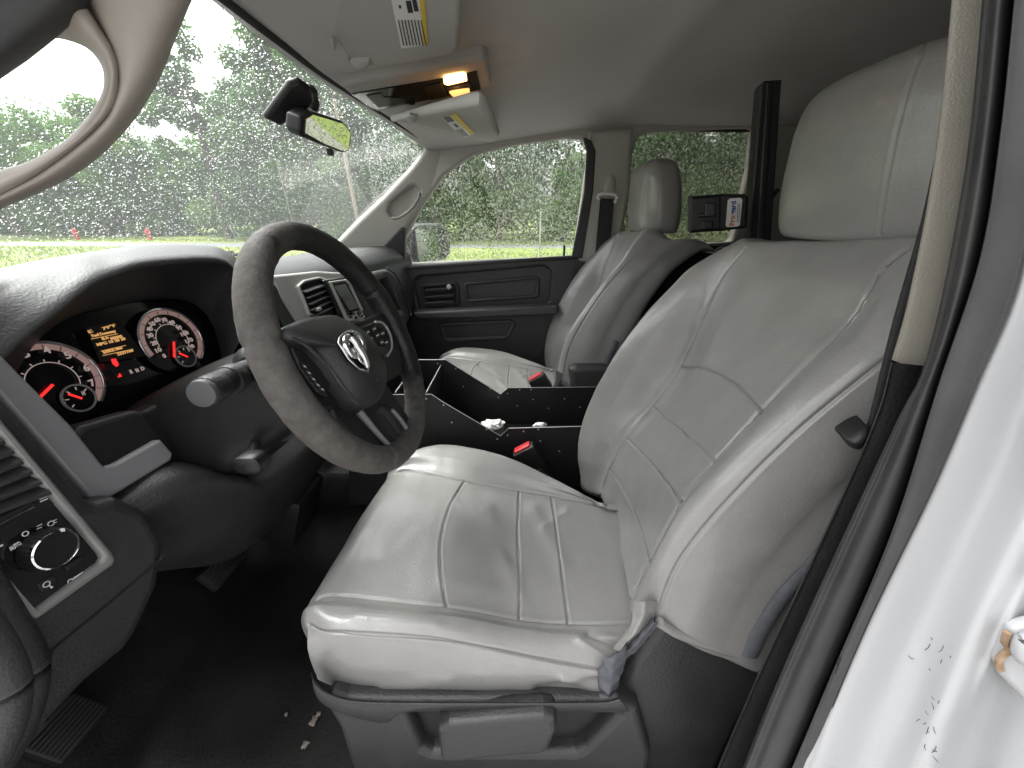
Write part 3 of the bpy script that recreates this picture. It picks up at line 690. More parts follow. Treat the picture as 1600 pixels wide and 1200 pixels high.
def cloth(name, L, R_, y0, m, parent, amp=.004, sc=45, n=60):
    o = strip(name, L, R_, y0, .02, m, parent, [(0, .020), (.06, .008), (.25, .002), (.5, -.003), (.75, .002), (.94, .008), (1, .020)], n)
    for v in o.data.vertices:
        q = v.co * sc; v.co += Vector((noise.noise(q), noise.noise(q + Vector((9, 0, 0))), noise.noise(q + Vector((0, 9, 0))))) * amp
    return o
cloth('cover_hem', [(940, 1038), (934, 1062), (940, 1092)], [(985, 1004), (972, 1046), (962, 1088)], .312, M['vinyl_dark'], cu_, .0045, 55)
cloth('cover_hem', [(958, 1022), (985, 1002), (1018, 968)], [(968, 1036), (1000, 1012), (1030, 974)], .322, M['vinyl_dark'], cu_, .003, 60)
cloth('cover_flap', [(988, 940), (984, 975), (958, 1014)], [(1027, 940), (1024, 968), (978, 1020)], .326, M['vinyl'], cu_, .0025, 40)
tube('rear_strap', pxs([(1172, 1024), (1190, 985), (1225, 930), (1262, 890), (1290, 858)], y=.316), [.011, .009], M['vinyl_dark'], bk, 8, 16, flat=((0, 1, 0), .4))
tube('hem_piping', pxs([(1030, 972), (1060, 990), (1110, 1008), (1165, 1024), (1190, 1022)], y=.325), .0065, M['vinyl'], bk, 10, 20)
for u, v in [(978, 1030), (968, 1044), (990, 1020)]: lathe('hook', [(.001, 0), (.004, 0), (.004, .008), (.001, .009)], at(u, v, y=.35), (0, -1, 0), M['steel'], cu_, 8)
tube('frame_rail', pxs([(975, 1060), (1000, 1025), (1035, 985)], y=.36), .012, M['metal_black'], seat, 8)

# passenger seat: the same seat on the far side
ps = copy_tree(seat); ps.location = seat.location + Vector((-.045, .80, -.02)); tag(ps, 'passenger seat in light grey vinyl across the cab by the far door', 'seat', 'front seats')
for c in list(ps.children):
    if c.name.startswith('recline_lever'): bpy.data.objects.remove(c)
arm = [at(u, v, y=1.10) for u, v in [(889, 577), (900, 572), (950, 571), (1010, 566), (1010, 625), (905, 624), (893, 612)]]
pl_ = plane((0, 1.10, 0), (0, -1, 0)); ar = link('armrest', plate_mesh([fillet([to2d(p, frame(pl_)) for p in arm], .015)], frame(pl_), .16, .02, 4), M['plastic_soft'], ps, True, None, 60)
# buckles
def buckle(px_top, y, lab, sc=1.):
    p = at(*px_top, y=y); t = thing('seat_buckle', p + Vector((.10, 0, -.15)), lab, 'buckle', 'seat belt buckles')
    R = Matrix.Rotation(rad(-32), 4, 'Y'); 
    c = p
    box('housing', c, (.062 * sc, .034 * sc, .075 * sc), M['plastic_smooth'], t, .008, R)
    tp = c + (R @ Vector((0, 0, .0385 * sc)))
    box('release_button', tp, (.046 * sc, .022 * sc, .008 * sc), M['red'], t, .003, R)
    tube('stalk', [c + R @ Vector((0, 0, -.03)), c + R @ Vector((.0, 0, -.11)), c + R @ Vector((0, 0, -.20))], .02 * sc, M['plastic_smooth'], t, 8, flat=((0, 1, 0), 1.6))
    return t
buckle((828, 716), .845, 'seat belt buckle with red button beside the driver cushion'); buckle((846, 602), 1.19, 'seat belt buckle with red button beside the passenger cushion')

# centre console of black sheet metal
con = thing('equipment_console', (0, 1.0, -.80), 'open black sheet metal equipment console between the seats', 'console')
def panel_px(px, y, name='side_panel'):
    return pxplate(name, px, plane((0, y, 0), (0, -1, 0)), .003, M['metal_black'], con, .0006, 0)
panel_px([(545, 617), (674, 616), (692, 628), (782, 681), (795, 669), (960, 665), (960, 900), (545, 900)], .885)
panel_px([(560, 562), (696, 562), (782, 616), (794, 606), (990, 604), (990, 820), (560, 820)], 1.095)
ztop = at(674, 616, y=.885).z
for y_, L_ in [(.884, [(560, 617), (674, 616), (692, 628), (782, 681), (795, 669), (950, 665)]), (1.094, [(575, 562), (696, 562), (782, 616), (794, 606), (980, 604)])]:
    for p_, q_ in zip(L_[:-1], L_[1:]): tube('bare_edge', [at(*p_, y=y_), at(*q_, y=y_)], .0011, M['steel'], con, 5)
for u0, nm in [(665, 'divider'), (617, 'divider')]:
    x = at(u0, 616, y=.885).x; box(nm, (x, .99, ztop - .18), (.003, .205, .36), M['metal_black'], con, .0008)
    tube('folded_edge', [(x, .892, ztop + .001), (x, 1.09, ztop + .001)], .0022, M['steel'], con, 6)
for y, pts in [(.885, [(609, 624), (666, 623), (693, 633), (760, 671), (793, 680), (841, 671), (777, 686), (844, 689), (874, 705), (818, 674), (706, 660)]),
               (1.095, [(646, 569), (684, 568), (712, 576), (766, 608), (793, 615), (812, 609), (830, 609), (833, 624), (808, 634), (857, 638), (882, 623), (906, 636), (724, 604), (779, 621)])]:
    for u, v in pts: lathe('rivet', [(.0022, 0), (.0022, .0008), (.001, .0016)], at(u, v, y=y - .0032), (0, -1, 0), M['steel'], con, 8)
for i, (u, v, r, yy) in enumerate([(770, 663, .022, .99), (843, 664, .012, 1.0)]):
    g = np.random.default_rng(20 + i); c = at(u, v, y=yy); bm = bmesh.new(); bmesh.ops.create_icosphere(bm, subdivisions=3, radius=r)
    for vv in bm.verts: vv.co = Vector((vv.co.x * (1.5 if i == 0 else 1.6), vv.co.y, vv.co.z * .6)) * (1 + .45 * noise.noise(vv.co * 90 + Vector((i * 5, 0, 0)))) + c
    me = bpy.data.meshes.new('paper'); bm.to_mesh(me); bm.free()
    tag(link('crumpled_paper', me, M['paper'], None, False), ['larger crumpled white paper lying in the black console', 'smaller crumpled white paper deep in the rear console bay'][i], 'paper')
box('tray', (.05, .99, at(770, 675, y=.99).z - .03), (.55, .20, .004), M['metal_black'], con, .001)
# ------------------------------------------------------------------ dashboard
dash = thing('dashboard', (-.75, YC, -.45), 'black dashboard with lit instrument cluster, silver vents and screen', 'dashboard')
def txtc(name, s, c, h, pl, m, parent, U=None, bold=0.):
    """lettering centred on a sighted point, height h"""
    p = at(*c, pl=pl) if len(c) == 2 else Vector(c); u = Vector(U).normalized() if U is not None else frame(pl)[1]
    w = h * .72 * len(s); return text(name, s, tuple(p - u * w / 2 - pl[1].cross(u) * h / 2), tuple(p + u * w / 2 - pl[1].cross(u) * h / 2), pl, m, parent, height=h, bold=bold)
CL = plane((-.64, .58, -.21), (math.cos(rad(14)), -.04, math.sin(rad(14))))
# hood over the instruments
lip = [(-70, 640, -.53), (-30, 590, -.535), (2, 551, -.54), (37, 518, -.545), (87, 480, -.55), (137, 441, -.555), (175, 425, -.56), (225, 412, -.56), (312, 405, -.56), (352, 411, -.56), (372, 440, -.555), (392, 510, -.55)]
cre = [(-110, 560, -.56), (-75, 490, -.58), (-30, 447, -.60), (10, 430, -.62), (60, 413, -.64), (105, 402, -.66), (150, 394, -.68), (215, 386, -.70), (300, 386, -.70), (345, 393, -.69), (378, 420, -.66), (404, 500, -.62)]
inn = [(-30, 690), (5, 620), (30, 575), (55, 538), (88, 508), (125, 490), (170, 480), (230, 468), (290, 470), (322, 492), (340, 530), (350, 590)]
stat = []
for (a, b_, xa), (c_, d_, xc), q in zip(lip, cre, inn):
    A = np.array(at(a, b_, x=xa)); B = np.array(at(c_, d_, x=xc)); D = np.array(at(*q, pl=CL)); md = (A + B) / 2; nrm = np.array([.25, 0, .97])
    out = (B - A); out /= np.linalg.norm(out)
    stat.append([D, D * .45 + A * .55 + np.array([-.01, 0, -.004]), A + np.array([-.012, 0, -.010]) + .0 * out, A + np.array([.004, 0, -.004]), A + out * .012 + nrm * .008, md + nrm * .014, B, B + np.array([-.09, .0, -.015]), B + np.array([-.32, 0, -.10])])
G = loft_grid(stat, 130, 90)
s0 = 1 if grid_normals(G)[65, 55][2] > 0 else -1
grid_obj('cluster_hood', G, M['plastic_soft'], dash, flip=s0 < 0)
# instrument face
clu = pxplate('instrument_cluster', [(-40, 720), (-10, 610), (30, 560), (62, 520), (90, 503), (130, 485), (262, 462), (300, 462), (335, 490), (350, 560), (352, 620), (270, 680), (120, 720)], plane(CL[0] - CL[1] * .012, CL[1]), .01, M['plastic_gloss'], dash, .001)
fr = frame(CL); CN = CL[1]
def ring2(c, r0, r1, a0, a1, n=40):
    o = [Vector((c.x + r1 * math.cos(a), c.y + r1 * math.sin(a))) for a in np.linspace(a0, a1, n)]
    i = [Vector((c.x + r0 * math.cos(a), c.y + r0 * math.sin(a))) for a in np.linspace(a1, a0, n)]; return o + i
def flat(name, loops, m, th=.0008, lift=0., bev=.0): return link(name, plate_mesh(loops, (fr[0] + CN * lift, fr[1], fr[2], fr[3]), th, bev), m, clu, True, None, 30)
def seg2(c, a, r0, r1, w):
    d = Vector((math.cos(a), math.sin(a))); nn_ = Vector((-d.y, d.x)) * w / 2; return [c + d * r0 - nn_, c + d * r1 - nn_, c + d * r1 + nn_, c + d * r0 + nn_]
for (u, v, small, a0, a1, needle, sn) in [(84, 598, (122, 622), -55, 200, 205, 130), (270, 531, (289, 557), -60, 195, 238, 135)]:
    c = to2d(at(u, v, pl=CL), fr); r = .054
    flat('gauge_dish', [[c + Vector((math.cos(a), math.sin(a))) * (r + .006) for a in np.linspace(0, 6.283, 48, endpoint=False)]], M['plastic_gloss'], .004, -.003)
    flat('gauge_rim', [ring2(c, r + .001, r + .005, rad(a0), rad(a1))], M['chrome'], .004, .002, .001)
    flat('gauge_band', [ring2(c, r - .007, r + .0005, rad(a0), rad(a1))], M['e_ring'], .001, .0005)
    for k in range(13): flat('scale_mark', [seg2(c, rad(a1 - (a1 - a0) * k / 12), r - .007, r - .001, .0009)], M['ink'], .0006, .0013)
    flat('inner_ring', [ring2(c, r * .52, r * .54, rad(a0 + 20), rad(a1 - 10))], M['e_white'], .0006, .0005)
    for k in range(9): flat('scale_dot', [seg2(c, rad(a1 - 10 - (a1 - a0 - 30) * k / 8), r * .55, r * .61, .0012)], M['e_white'], .0006, .0006)
    flat('needle', [seg2(c, rad(needle), .004, r * .62, .0032)], M['e_red'], .0015, .003)
    cs = to2d(at(*small, pl=CL), fr); rs = .019
    flat('small_gauge_dish', [[cs + Vector((math.cos(a), math.sin(a))) * rs for a in np.linspace(0, 6.283, 36, endpoint=False)]], M['plastic_gloss'], .003, .002)
    flat('small_gauge_rim', [ring2(cs, rs - .0012, rs + .0016, 0, 6.28, 50)], M['silver'], .003, .003, .0006)
    for k in range(5): flat('small_mark', [seg2(cs, rad(210 - 45 * k), rs * .62, rs * .85, .0012)], M['e_white'], .0006, .0027)
    flat('small_needle', [seg2(cs, rad(sn), -.003, rs * .7, .0026)], M['e_red'], .001, .0035)
PT = (CL[0] + CN * .0015, CN)
for s_, c_ in [('3', (39, 553)), ('4', (72, 547)), ('5', (105, 555)), ('6', (134, 575)), ('7', (143, 598))]: txtc('numeral', s_, c_, .0095, PT, M['e_white'], clu, bold=.02)
for s_, c_ in [('0', (256, 556)), ('10', (247, 547)), ('20', (240, 536)), ('30', (234, 524)), ('40', (233, 514)), ('50', (237, 506)), ('60', (245, 500)), ('70', (256, 500)), ('80', (268, 504)), ('90', (279, 512)), ('100', (288, 521)), ('110', (295, 532)), ('120', (297, 542))]:
    txtc('numeral', s_, c_, .0072, PT, M['e_white'], clu, bold=.02)
for s_, a_, b_ in [('E', (139, 521), (145, 519)), ('79\u00b0F', (161, 516), (181, 510)), ('Fuel Economy', (144, 527), (181, 519)), ('8.6', (160, 532), (170, 529)), ('MPG 10 20 30', (152, 541), (196, 531)),
                  ('RANGE: 80mi', (162, 553), (191, 545)), ('33377mi', (184, 556), (208, 549)), ('R', (204, 584), (208, 583)), ('N', (213, 582), (217, 581)), ('D', (221, 579), (226, 578)), ('C', (98, 631), (102, 630)), ('H', (129, 618), (133, 617))]:
    text('display_text', s_, a_, b_, PT, M['e_white'] if s_ in 'RNDCH' else M['e_amber'], clu, height=.0062 if s_ in 'RNDCH' else .0044, bold=.02)
for L_ in [[(143, 529), (184, 521), (184, 522), (143, 530)], [(158, 548), (197, 539), (197, 540), (158, 549)], [(161, 555), (208, 545), (208, 546), (161, 556)], [(172, 527), (190, 523), (192, 527), (174, 531)]]:
    pxplate('display_bar', L_, PT, .0008, M['e_amber'], clu, 0, lift=.0005)
pxplate('door_icon', [(174, 561), (181, 560), (186, 570), (182, 573), (176, 568)], PT, .0008, M['e_red'], clu, 0, lift=.0005)
pxplate('gear_icon', [(184, 590), (187, 583), (191, 588)], PT, .0008, M['e_red'], clu, 0, lift=.0005)
pxplate('display_frame', [(134, 512), (183, 502), (188, 503), (226, 555), (224, 557), (160, 566), (156, 564)], PT, .0006, M['dark_void'], clu, 0, lift=-.0012)
box('dash_core', (-.86, 1.0, -.36), (.40, 1.36, .28), M['dark_void'], dash, .01)
# face below the instruments
XF = plane((-.525, .5, -.3), (1, -.02, .12))
pxplate('column_surround', [(100, 690), (118, 668), (230, 640), (330, 590), (352, 566), (400, 545), (520, 560), (520, 720), (420, 716), (348, 760), (268, 722), (200, 760)], XF, .03, M['plastic_smooth'], dash, .006, .01)
pxplate('lower_cover', [(105, 690), (128, 664), (212, 640), (228, 642), (258, 690), (268, 712), (165, 770), (130, 720)], XF, .03, M['plastic_smooth'], dash, .008, .008, lift=.012)
XL = plane((-.505, .4, -.3), (1, -.05, .10))
pxplate('grey_trim', [(-80, 470), (2, 553), (32, 584), (112, 664), (158, 722), (164, 729), (182, 725), (252, 686), (271, 708), (269, 719), (158, 787), (147, 783), (0, 618), (-80, 540)], XL, .03, M['satin'], dash, .004, .004)
# end cap carrying vent and lamp switch
XE = plane((-.478, .3, -.35), (1, -.10, .08))
cap = pxplate('end_cap', [(-120, 520), (0, 612), (150, 785), (187, 774), (233, 797), (259, 838), (262, 858), (253, 915), (219, 990), (200, 1016), (140, 1066), (72, 1140), (10, 1215), (-120, 1330)], XE, .10, M['plastic'], dash, .016, .01, bres=4)
def seam_line(px, pl, parent, r=.0016, m='dark_void', lift=.0004): return tube('panel_seam', [at(*p, pl=(pl[0] + pl[1] * lift, pl[1])) for p in px], r, M[m], parent, 6, 30)
seam_line([(256, 868), (200, 918), (140, 968), (88, 1010), (80, 1020), (76, 1040), (64, 1100), (58, 1125)], XE, cap); 
tube('edge_roll', [at(u, v, x=-.475) for u, v in [(-60, 880), (-10, 955), (25, 1010), (40, 1045), (38, 1090), (22, 1140), (-5, 1185), (-40, 1230)]], .016, M['plastic'], cap, 12, 40)
tube('edge_roll', [at(u, v, x=-.465) for u, v in [(-90, 930), (-45, 985), (-12, 1035), (4, 1080), (0, 1130), (-20, 1180), (-60, 1240)]], .018, M['plastic_soft'], cap, 12, 40)
vf = pxplate('vent_frame', [(-90, 545), (0, 648), (178, 862), (184, 873), (180, 883), (62, 968), (50, 969), (-60, 845), (-130, 780)], XE, .018, M['bezel'], dash, .006, .004,
             [[(-90, 590), (0, 681), (156, 864), (160, 872), (156, 879), (60, 951), (53, 951), (-40, 848), (-120, 770)]], .003, 3, lift=.008)
XB = plane(XE[0] + XE[1] * .001, XE[1])
swp = pxplate('switch_panel', [(-60, 800), (0, 775), (50, 752), (88, 775), (162, 868), (158, 882), (60, 955), (48, 954), (-60, 830)], XB, .01, M['plastic_gloss'], dash, .001, lift=.001)
seam_line([(-20, 838), (40, 806), (96, 780)], XB, swp, .0010, lift=.0012)
vt = pxplate('air_vent', [(-90, 588), (0, 678), (90, 780), (0, 830), (-120, 780)], XB, .01, M['dark_void'], dash, .001, lift=.0015)
for k in range(6):
    p0 = at(-60, 640 + 34 * k, pl=XB); p1 = at(-5 + 16 * k + 8, 668 + 14.5 * k, pl=XB)
    XV = (XB[0] + XB[1] * .009, XB[1]); q0 = at(-60, 722 + 20 * k, pl=XV); q1 = at(8 + 14.5 * k, 690 + 16 * k, pl=XV)
    d_ = Vector((-.008, 0, .006)); L_ = [q0, q1, q1 + d_, q0 + d_]; up_ = Vector((0, 0, .0018))
    mobj('slat', [p + up_ for p in L_] + [p - up_ for p in L_], [(0, 1, 2, 3), (7, 6, 5, 4), (0, 4, 5, 1), (1, 5, 6, 2), (2, 6, 7, 3), (3, 7, 4, 0)], M['plastic'], vt, False)
pxplate('thumbwheel', [(-10, 812), (50, 782), (58, 786), (58, 794), (0, 824), (-12, 826)], XB, .006, M['plastic_smooth'], swp, .002, .002, lift=.004)
tube('thumbwheel_edge', [at(-5, 822, pl=(XB[0] + XB[1] * .005, XB[1])), at(52, 792, pl=(XB[0] + XB[1] * .005, XB[1]))], .0009, M['chrome'], swp, 6)
kc = at(90, 858, pl=(XB[0] + XB[1] * .019, XB[1])); kb = kc - XB[1] * .017
kn = lathe('lamp_knob', [(.0208, 0), (.0208, .008), (.0202, .0132), (.0192, .0155)], kb, XB[1], M['plastic_smooth'], swp, 72, 1, -.0007)
kn2 = lathe('knob_ring', [(.0196, .0135), (.0190, .0165), (.0176, .0173), (.0168, .0160), (.0166, .012)], kb, XB[1], M['chrome'], swp, 48)
lathe('knob_cap', [(.0166, .013), (.0166, .0157), (.010, .0156), (.001, .0155)], kb, XB[1], M['knob_face'], swp, 40)
pxplate('knob_mark', [(95, 826), (101, 825), (102, 830), (96, 831)], (kc, XB[1]), .001, M['sticker'], swp, 0, lift=.0004)
XP = plane(XB[0] + XB[1] * .0022, XB[1])
text('switch_mark', 'AUTO', (16, 861), (33, 850), XP, M['sticker'], swp, height=.0040, bold=.02)
def ringpx(c, r, name='switch_mark', w=.0008, parent=swp, pl=XP, m='sticker'):
    f_ = frame(pl); q = to2d(at(*c, pl=pl), f_); return link(name, plate_mesh([ring2(q, r - w, r, 0, 6.2, 20)], f_, .0005, 0), M[m], parent, True, None, 30)
ringpx((40, 834), .0026); ringpx((80, 818), .0028); ringpx((73, 913), .003); ringpx((110, 908), .0024)
for L_ in [[(114, 903), (130, 893), (131, 896), (115, 906)], [(133, 891), (137, 889), (138, 892), (134, 894)], [(139, 887), (143, 885), (144, 888), (140, 890)], [(58, 822), (66, 818), (66, 819), (58, 823)], [(58, 826), (66, 823), (66, 824), (58, 827)],
           [(84, 813), (89, 811), (89, 812), (84, 814)], [(84, 817), (89, 815), (89, 816), (84, 818)], [(62, 779), (74, 774), (74, 776), (62, 781)], [(63, 783), (75, 778), (75, 780), (63, 785)], [(76, 914), (84, 917), (80, 920)], [(0, 852), (5, 850), (5, 853), (0, 855)]]:
    pxplate('switch_mark', L_, XP, .0005, M['sticker'], swp, 0)
pxplate('dimmer_wheel', [(100, 885), (128, 868), (134, 874), (106, 893)], XB, .006, M['plastic_smooth'], swp, .002, .001, lift=.004)
pxplate('cargo_button', [(57, 912), (84, 898), (90, 906), (66, 926)], XB, .004, M['plastic_smooth'], swp, .001, .001, lift=.0018)
# knee bolster rolling under the wheel
ys = [.30, .36, .44, .50, .56, .70, .85, .95]; secs = []
topz = [-.338, -.330, -.328, -.375, -.425, -.44, -.43, -.42]
for y, zt in zip(ys, topz):
    k = -.06 * max(0, min(1, (.46 - y) / .12)); secs.append([(-.55 + k * .3, y, zt + .004), (-.50 + k * .3, y, zt), (-.462 + k * .6, y, zt - .022), (-.462 + k, y, zt - .060), (-.490 + k * 1.4, y, zt - .12), (-.53 + k * 2, y, zt - .18), (-.62 + k * 2, y, zt - .23), (-.78, y, zt - .24)])
G = loft_grid(secs, 70, 60); s0 = 1 if grid_normals(G)[35, 20][0] > 0 else -1
grid_obj('knee_panel', G, M['plastic'], dash, flip=s0 < 0)
# pocket with tilt lever
pxplate('lever_pocket', [(322, 720), (330, 690), (372, 662), (408, 668), (440, 690), (470, 685), (450, 700), (420, 722), (392, 752), (350, 758)], XF, .012, M['dark_void'], dash, .002, .006, lift=.012)
pxplate('ignition_cover', [(335, 692), (374, 664), (406, 670), (424, 692), (350, 722)], XF, .02, M['plastic_smooth'], dash, .005, .005, lift=.025)
# passenger side: top pad, silver face, vent, screen, glove box
ys = [.80, .90, 1.05, 1.2, 1.4, 1.55, 1.68, 1.71]; secs = []
for y in ys:
    k = max(0, (y - 1.45) / .26); dz = -.02 * min(1, (y - .8) / .6); dx = .05 * k * k
    secs.append([(-1.30 + .25 * k, y, -.25), (-1.05 + .2 * k, y, -.155 + dz), (-.80 + dx, y, -.115 + dz), (-.64 + dx, y, -.104 + dz), (-.575 + dx, y, -.112 + dz), (-.535 + dx, y, -.138 + dz), (-.528 + dx, y, -.17 + dz), (-.52 + dx, y, -.22), (-.50 + dx, y, -.30), (-.52 + dx, y, -.40), (-.62, y, -.50), (-.80, y, -.60)])
G = loft_grid(secs, 90, 110); s0 = 1 if grid_normals(G)[45, 30][2] > 0 else -1
grid_obj('top_pad', G, M['plastic_soft'], dash, flip=s0 < 0)
XS = plane((-.515, .95, -.2), (1, 0, .22))
sf = pxplate('silver_face', [(424, 430), (496, 423), (546, 426), (560, 440), (575, 500), (560, 540), (500, 540), (470, 505), (446, 470)], XS, .02, M['silver'], dash, .006, .008)
pv = pxplate('air_vent', [(466, 446), (476, 437), (500, 432), (514, 436), (532, 492), (522, 500), (500, 500), (484, 492)], XS, .012, M['silver'], dash, .003, .008, [[(470, 448), (478, 441), (500, 436), (511, 439), (528, 491), (520, 496), (502, 496), (486, 488)]], .006, lift=.008)
pxplate('vent_back', [(468, 446), (500, 434), (513, 437), (530, 494), (520, 498), (500, 498), (484, 490)], XS, .004, M['dark_void'], pv, .001, lift=.002)
for k in range(5):
    a_ = at(473 + 3 * k, 452 + 9 * k, pl=(XS[0] + XS[1] * .008, XS[1])); b_ = at(513 + 3 * k, 447 + 9 * k, pl=(XS[0] + XS[1] * .008, XS[1]))
    box('slat', (a_ + b_) / 2, (.010, (b_ - a_).length, .004), M['plastic_smooth'], pv, .001, Matrix.Rotation(rad(25), 4, 'Y'))
box('vent_tab', at(497, 483, pl=(XS[0] + XS[1] * .012, XS[1])), (.012, .018, .008), M['silver'], pv, .003)
cb = pxplate('centre_bezel', [(506, 437), (538, 432), (552, 436), (585, 510), (580, 560), (558, 560), (530, 490)], XS, .02, M['plastic_gloss'], dash, .004, .005, lift=.016)
rd = pxplate('radio_frame', [(515, 440), (541, 436), (548, 442), (572, 492), (568, 500), (543, 503)], XS, .01, M['silver'], dash, .002, .003, [[(519, 442), (540, 439), (546, 444), (568, 491), (565, 496), (545, 498)]], .003, lift=.020)
M['screen'] = mat('touch_screen', (.16, .165, .15), .12, var=(3, .5, (.19, .19, .17)))
pxplate('screen', [(523, 447), (540, 444), (561, 481), (547, 485)], XS, .004, M['screen'], cb, .0006, lift=.018)
for u, v in [(552, 493), (561, 491)]: lathe('radio_knob', [(.011, 0), (.011, .014), (.009, .016)], at(u, v, pl=(XS[0] + XS[1] * .018, XS[1])), XS[1], M['chrome'], cb, 24)
for k in range(4): pxplate('radio_button', [(520 + 6 * k, 452 + 10 * k), (523 + 6 * k, 451 + 10 * k), (527 + 6 * k, 459 + 10 * k), (524 + 6 * k, 460 + 10 * k)], XS, .003, M['plastic_smooth'], cb, .0006, lift=.019)
XG = plane((-.475, 1.5, -.3), (1, 0, .14))
gb = pxplate('glove_box', [(556, 440), (588, 424), (606, 420), (616, 428), (640, 486), (641, 497), (632, 520), (606, 530), (580, 515)], XG, .04, M['plastic_soft'], dash, .012, .01, [[(592, 440), (606, 436), (632, 487), (618, 495)]], .008, 3)
pxplate('glove_recess', [(585, 440), (608, 430), (637, 490), (615, 502)], XG, .006, M['plastic'], gb, .001, lift=-.03)
pxplate('glove_ledge', [(611, 491), (630, 482), (634, 489), (617, 498)], XG, .02, M['satin'], gb, .004, .003, lift=-.008)
seam_line([(605, 418), (622, 436), (640, 482), (642, 494)], XG, gb, .003, 'rubber', .012)
# ------------------------------------------------------------------ steering column and wheel
WC = Vector((-.262, .567, -.195)); WN = Vector((math.cos(.386), 0, math.sin(.386))); WP = plane(WC, WN); wf = frame(WP); WU, WV = wf[1], wf[2]
col = thing('steering_column', WC - WN * .30, 'black steering column shroud with stalk and tilt lever', 'steering column')
def ringrect(c, w, h, n=32, e=.55):
    r = []
    for k in range(n):
        th = 2 * math.pi * k / n; a, b_ = math.cos(th), math.sin(th)
        r.append(c + WU * w * math.copysign(abs(a) ** e, a) + WV * h * math.copysign(abs(b_) ** e, b_))
    return r
G = loft_grid([ringrect(WC - WN * d + WV * o, w, h) for d, w, h, o in [(.045, .045, .045, 0), (.06, .062, .060, -.002), (.11, .066, .066, -.006), (.17, .076, .075, -.012), (.25, .090, .085, -.02), (.34, .10, .09, -.03)]], 60, 64, closed_v=True)
caps('shroud', G, M['plastic_smooth'], col)
c_ = at(312, 617, y=.40); b_ = Vector((c_.x - .012, .515, c_.z - .012)); m_ = (c_ + b_) / 2 + Vector((0, 0, .002)); ax = (c_ - b_).normalized()
st = tube('turn_stalk', [b_, m_, c_ - ax * .012], [.016, .0165, .0175], M['plastic_smooth'], col, 24, 16)
lathe('stalk_collar', [(.0195, 0), (.0205, .004), (.0205, .014), (.0195, .018)], b_ + ax * .045, ax, M['plastic'], col, 32)
lathe('stalk_grip', [(.0178, 0), (.0188, .003), (.0188, .022), (.0180, .025)], c_ - ax * .036, ax, M['plastic'], col, 40, 1, -.0006)
lathe('stalk_cap', [(.0170, 0), (.0174, .004), (.0164, .0080), (.0140, .0086), (.001, .0083)], c_ - ax * .010, ax, M['stalk_grey'], col, 40)
lathe('stalk_boot', [(.034, 0), (.033, .008), (.026, .016), (.020, .020)], b_ - ax * .012, ax, M['plastic_smooth'], col, 32)
tl = at(392, 722, y=.45); dome('tilt_lever', [tl + Vector((.0, -.01, 0)) + Vector((a * .019, 0, b2 * .014)) for a, b2 in [(math.copysign(abs(math.cos(t)) ** .6, math.cos(t)), math.copysign(abs(math.sin(t)) ** .6, math.sin(t))) for t in np.linspace(0, 6.283, 24, endpoint=False)]], (0, -1, .1), .006, M['plastic_smooth'], col, .025)
tube('lever_arm', [tl, tl + Vector((-.03, .06, .0))], .008, M['metal_black'], col, 8)

wh = thing('steering_wheel', WC, 'worn grey steering wheel with four spokes and chrome emblem', 'steering wheel')
R_, r_ = .1785, .0200; G = []
for i in range(360):
    a = 2 * math.pi * i / 360; d = WU * math.cos(a) + WV * math.sin(a); row = []
    rr = r_ * (1 + .05 * math.sin(2 * a + 1))
    for k in range(28):
        t = 2 * math.pi * k / 28; row.append(WC + d * (R_ + rr * math.cos(t)) + WN * rr * 1.06 * math.sin(t))
    G.append(row)
G = np.array([[tuple(p) for p in r] for r in G])
# stitched joints and lumpy worn hide
jd = np.zeros(G.shape[:2])
for a in (22, 158, 238, 302): jd += -.0024 * np.exp(-((np.arange(360) - a) / .9) ** 2)[:, None]
jd += -.0012 * np.exp(-((np.arange(28) - 9) / .7) ** 2)[None, :]
jd += np.array([[.0007 * noise.noise(Vector(p) * 45) + .0004 * noise.noise(Vector(p) * 140) for p in r] for r in G])
nr = grid_normals(G); sg = 1 if (nr[0, 7] @ np.array(WN)) > 0 else -1
grid_obj('rim', G + nr * sg * jd[..., None], M['worn'], wh, cu=True, cv=True, flip=sg < 0)
WPf = lambda d: (WC + WN * d, WN)
def wpx(L, d): return [at(u, v, pl=WPf(d)) for u, v in L]
def smooth_loop(P, n): return catmull(np.array([tuple(p) for p in P]), n, closed=True)
pad = dome('airbag_cover', smooth_loop(wpx([(446, 512), (470, 500), (500, 494), (522, 493), (545, 502), (572, 522), (592, 548), (603, 575), (602, 606), (592, 626), (578, 636), (566, 638), (552, 630), (536, 612), (510, 576), (485, 548), (462, 538), (448, 528)], .020), 90), WN, .026, M['plastic'], wh, .03, 12, 3.0)
ct = [(455, 528), (478, 540), (512, 572), (540, 611), (560, 632)]
tube('cover_crease', wpx(ct, .026), .0022, M['plastic_soft'], pad, 6, 30)
# emblem: chrome shield with a horned head
EM = WPf(.0475); ef = frame(EM); ec = at(558, 550, pl=EM)
sh2 = [(-.034, .030), (-.022, .036), (0, .038), (.022, .036), (.034, .030), (.033, .0), (.022, -.024), (0, -.040), (-.022, -.024), (-.033, .0)]
K = .80
def e2(L): return [Vector((x * K, y * K)) for x, y in L]
ep = (ec, WN)
emb = poly2d('emblem', [e2(sh2), e2([(x * .88, y * .88) for x, y in sh2])], ep, .006, M['chrome'], pad, .0014)
poly2d('emblem_ground', [e2(sh2)], (ec - WN * .002, WN), .003, M['plastic_gloss'], pad, .0003)
def e3(x, y, z=.002): return ec + WU * x * K + WV * y * K + WN * z
tube('emblem_face', [e3(0, .026), e3(0, .010, .004), e3(0, -.012, .005), e3(0, -.030, .002)], [.0085, .0075, .0050, .0035], M['chrome'], pad, 10, 16)
